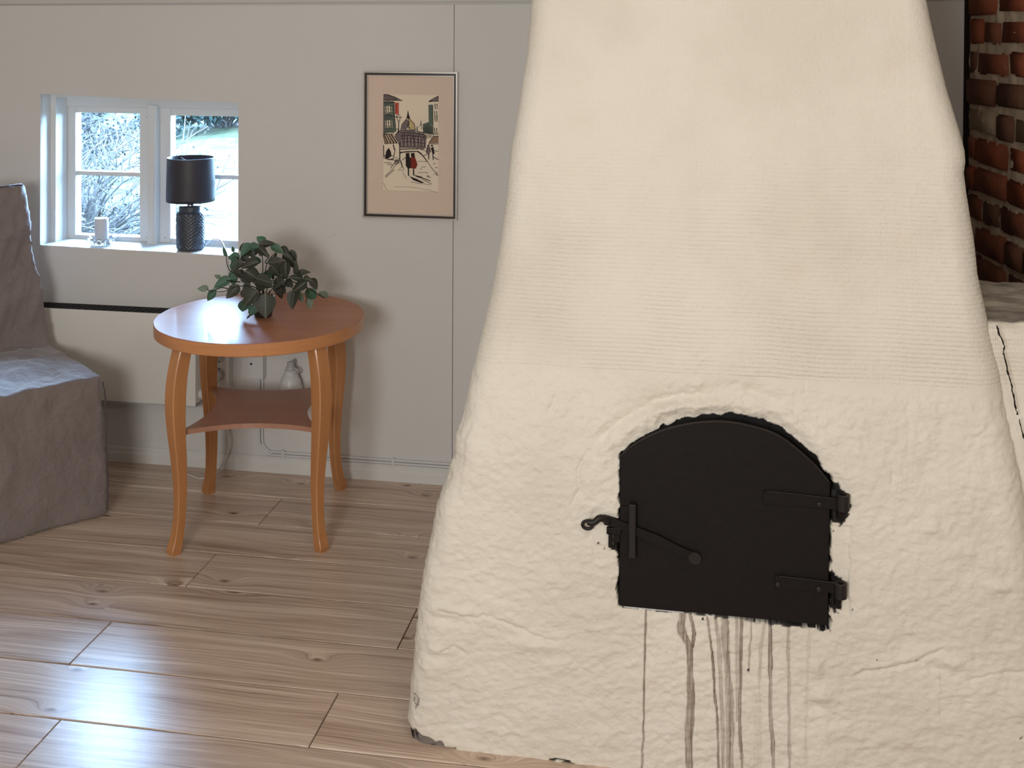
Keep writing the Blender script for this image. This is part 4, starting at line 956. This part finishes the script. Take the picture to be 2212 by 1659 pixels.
bm = bmesh.new(); tube(bm, [(hx1, -.045, .262), (hx1+.018, -.045, .262)], .016, 20); hpart(bm_link('thermostat_knob', bm, None, 'white_plastic'))
for x in (-2.15, -1.75): hpart(boxo('wall_bracket', x, x+.03, -.008, 0, .30, .46, 'grey_plastic'))

def anc(o, cx, cy, cz): pass
sock = tag(empty('double_socket', (-1.60, 0, .275)), 'white double wall socket with a plug in the lower outlet, beside the heater', 'socket')
bm = bmesh.new(); box(bm, -.034, .034, -.036, 0, 0, .150, .004); bm_link('socket_body', bm, sock, 'white_plastic')
for z in (.113, .055):
    bm = bmesh.new(); tube(bm, [(0, -.0365, z), (0, -.0350, z)], .0215, 28); bm_link('socket_rim', bm, sock, 'grey_plastic')
    bm = bmesh.new(); tube(bm, [(0, -.0372, z), (0, -.0360, z)], .0185, 28); w = bm_link('socket_well', bm, sock, 'grey_plastic')
    bm = bmesh.new()
    for dx in (-.0095, .0095): tube(bm, [(dx, -.0378, z), (dx, -.0368, z)], .0028, 10)
    tube(bm, [(0, -.0378, z+.017), (0, -.0368, z+.017)], .0025, 8); tube(bm, [(0, -.0378, z-.017), (0, -.0368, z-.017)], .0025, 8); bm_link('socket_hole', bm, w, 'dark_hole')
plug = tag(empty('plug', (-1.60, -.0385, .328)), 'white plug with thin cord in the lower outlet of the double socket', 'plug')
bm = bmesh.new(); tube(bm, [(0, 0, 0), (-.002, -.018, -.004), (-.004, -.030, -.012)], .0155, 16, .009); bm_link('plug_body', bm, plug, 'white_plastic', True)
tubeo('plug_cord', [(-.004, -.030, -.014), (-.001, -.040, -.05), (.024, -.030, -.12), (.045, -.020, -.20), (.040, -.026, -.26), (.012, -.05, -.312), (-.03, -.07, -.3245), (-.06, -.06, -.3245), (-.12, -.03, -.3245)], .0022, 'white_plastic', plug, 8)
chn = tag(boxo('cable_channel', -1.600, -1.577, -.013, -.0005, .0525, .274, 'white_plastic', None, .002), 'white vertical cable channel below the double socket', 'cable channel')
jb = tag(empty('junction_box', (-1.486, 0, .318)), 'square white junction box with a centre screw between socket and bell-shaped fitting', 'junction box')
bm = bmesh.new(); box(bm, -.039, .039, -.033, 0, 0, .092, .003); bm_link('box_cover', bm, jb, 'white_plastic')
bm = bmesh.new(); tube(bm, [(-.002, -.0345, .05), (-.002, -.0325, .05)], .0036, 12); bm_link('cover_screw', bm, jb, 'dark_hole')
bell = tag(empty('bell_fitting', (-1.346, -.045, .262)), 'white bell-shaped electrical fitting hanging on the wall behind the table leg', 'electrical fitting')
lathe('bell_cover', [(.0, 0), (.046, 0), (.049, .004), (.046, .014), (.041, .018), (.038, .04), (.033, .062), (.024, .082), (.0195, .088), (.0195, .096), (.015, .098), (.0, .098)], 'white_plastic', bell, 36)
lathe('bell_neck', [(.015, .097), (.016, .106), (.012, .110), (.011, .124), (.0, .126)], 'grey_plastic', bell, 20)
bm = bmesh.new(); tube(bm, [(.010, -.0405, .034), (.010, -.0375, .035)], .0036, 10); bm_link('bell_screw', bm, bell, 'dark_hole')
bm = bmesh.new(); tube(bm, smooth_path([(.012, -.008, .108), (.026, -.012, .104), (.030, -.010, .094), (.022, -.004, .088)], 4), .003, 6); tube(bm, [(0, 0, .115), (0, .044, .118)], .006, 8); bm_link('bell_hook', bm, bell, 'grey_plastic', True)
for k, off in enumerate((0, .011)):
    p = [(-1.470+off, -.006, .318), (-1.470+off, -.006, .12), (-1.462+off*.9, -.006, .085), (-1.438+off*.5, -.006, .062-off*-.6), (-1.40, -.006, .051+off), (-1.245, -.006, .0475+off), (-1.0, -.006, .046+off), (-.80, -.006, .044+off), (-.50, -.006, .044+off)]
    p = [(a, b, max(c, .058+off*.9) if i > 2 else c) for i, (a, b, c) in enumerate(p)]
    tag(tubeo('wall_cable', p, .0042, 'white_plastic', None, 10), ('lower' if k == 0 else 'upper')+' of the two white cables running along the wall just over the baseboard', 'cable', 'surface cables over the baseboard')
for x, l in ((-1.385, 'nearest the bend under the table'), (-1.005, 'between the table and the fireplace')):
    bm = bmesh.new(); box(bm, x-.005, x+.005, -.0125, -.0005, .0525, .0765, .002); tag(bm_link('cable_clip', bm, None, 'white_plastic'), 'small white cable clip '+l, 'cable clip', 'cable clips')

# ------------------------------------------------------------ chair with linen slipcover
ch_o = Vector((-1.803, -.420, 0)); fd = Vector((-.638, -.770, 0)).normalized(); dd = Vector((-.770, .638, 0)).normalized()
chair = tag(empty('slipcovered_chair', ch_o), 'high-backed chair under a wrinkled grey linen slipcover at the left edge', 'chair')
def cl(u, w, z): return fd*u+dd*w+Vector((0, 0, z))
def slip():
    bm = bmesh.new()
    def hexa(c):   # 8 corners: bottom 4 then top 4
        v = [bm.verts.new(cl(*p)) for p in c]
        for f in ((0, 1, 2, 3), (7, 6, 5, 4), (0, 4, 5, 1), (1, 5, 6, 2), (2, 6, 7, 3), (3, 7, 4, 0)): bm.faces.new([v[i] for i in f])
    hexa([(-.008, -.010, .004), (.53, -.010, .004), (.53, .475, .004), (.0, .475, .004), (.010, .004, .425), (.52, .004, .425), (.52, .475, .44), (.010, .475, .44)])
    hexa([(.004, .400, .10), (.52, .400, .10), (.52, .478, .10), (.004, .478, .10), (.012, .430, .45), (.51, .430, .45), (.51, .490, .45), (.012, .490, .45)])
    hexa([(.006, .425, .40), (.52, .425, .40), (.52, .482, .40), (.006, .482, .40), (.082, .475, .968), (.50, .475, .962), (.50, .520, .958), (.085, .520, .962)])
    bmesh.ops.recalc_face_normals(bm, faces=bm.faces)
    me = bpy.data.meshes.new('raw'); bm.to_mesh(me); bm.free(); tmp = bpy.data.objects.new('raw', me); C.objects.link(tmp)
    md = tmp.modifiers.new('r', 'REMESH'); md.mode = 'VOXEL'; md.voxel_size = .0085
    sm = tmp.modifiers.new('s', 'SMOOTH'); sm.factor = .5; sm.iterations = 6
    dg = bpy.context.evaluated_depsgraph_get(); ev = tmp.evaluated_get(dg); m2 = bpy.data.meshes.new_from_object(ev)
    bpy.data.objects.remove(tmp); bpy.data.meshes.remove(me)
    n = len(m2.vertices); co = np.zeros(n*3); m2.vertices.foreach_get('co', co); co = co.reshape(-1, 3); no = np.zeros(n*3); m2.vertices.foreach_get('normal', no); no = no.reshape(-1, 3)
    f = np.array(fd); d = np.array(dd); u = co@f; w = co@d; z = co[:, 2]
    a = np.abs(no@f); b = np.abs(no@d); c = np.abs(no[:, 2])
    def tri(fn): return (a**2*fn(w+7, z)+b**2*fn(u, z)+c**2*fn(u+3, w))
    D = tri(lambda p, q: .007*fbm(p*6, q*4, 3))
    # folds on the skirt: long slanting creases
    sk = (1-sstep(z, .36, .44)); D += sk*tri(lambda p, q: .0110*ridged(p*6.5-q*3.2+.8*vnoise(p*5, q*5), q*2.1+p*3.0, 2)*sstep(fbm(p*3, q*3+9, 2), -.3, .4))
    D += sk*tri(lambda p, q: .0050*ridged(p*15-q*9, q*6+p*5, 3))
    # seat and back: crumpled linen
    D += (1-sk)*tri(lambda p, q: .0085*ridged(p*9+1.2*vnoise(p*6, q*6), q*8+1.2*vnoise(q*6, p*6+4), 3))
    bk = sstep(z, .47, .55); D += bk*tri(lambda p, q: .0095*ridged(p*10+q*3.5, q*2.6+3, 2))
    # hollow crease where back meets seat
    co = co+no*D[:, None]
    hem = (1-sstep(z, .0, .10)); co[:, 2] = np.maximum(co[:, 2], .0035)
    cf = co@f; 
    out = hem*(.006*np.sin(u*26)+.004*np.sin(w*31)); co += no*out[:, None]*(1-c)[:, None]; co[:, 2] = np.maximum(co[:, 2], .003)
    m2.vertices.foreach_set('co', co.ravel()); m2.update(); m2.materials.clear()
    return link('linen_slipcover', m2, chair, 'linen', True)
slip()
random.seed(3)
def seam(pts, r=.0024):
    P = smooth_path([cl(*p) for p in pts], 8); P = [p+Vector((random.uniform(-.0022, .0022), random.uniform(-.0022, .0022), 0)) for p in P]
    bm = bmesh.new(); tube(bm, P, r, 6); bm_link('seam_piping', bm, chair, 'linen_piping', True)
seam([(.003, .002, .408), (-.001, -.004, .36), (-.004, -.006, .25), (-.006, -.010, .12), (-.006, -.012, .02)])
seam([(.090, .474, .966), (.20, .474, .966), (.48, .474, .962)])
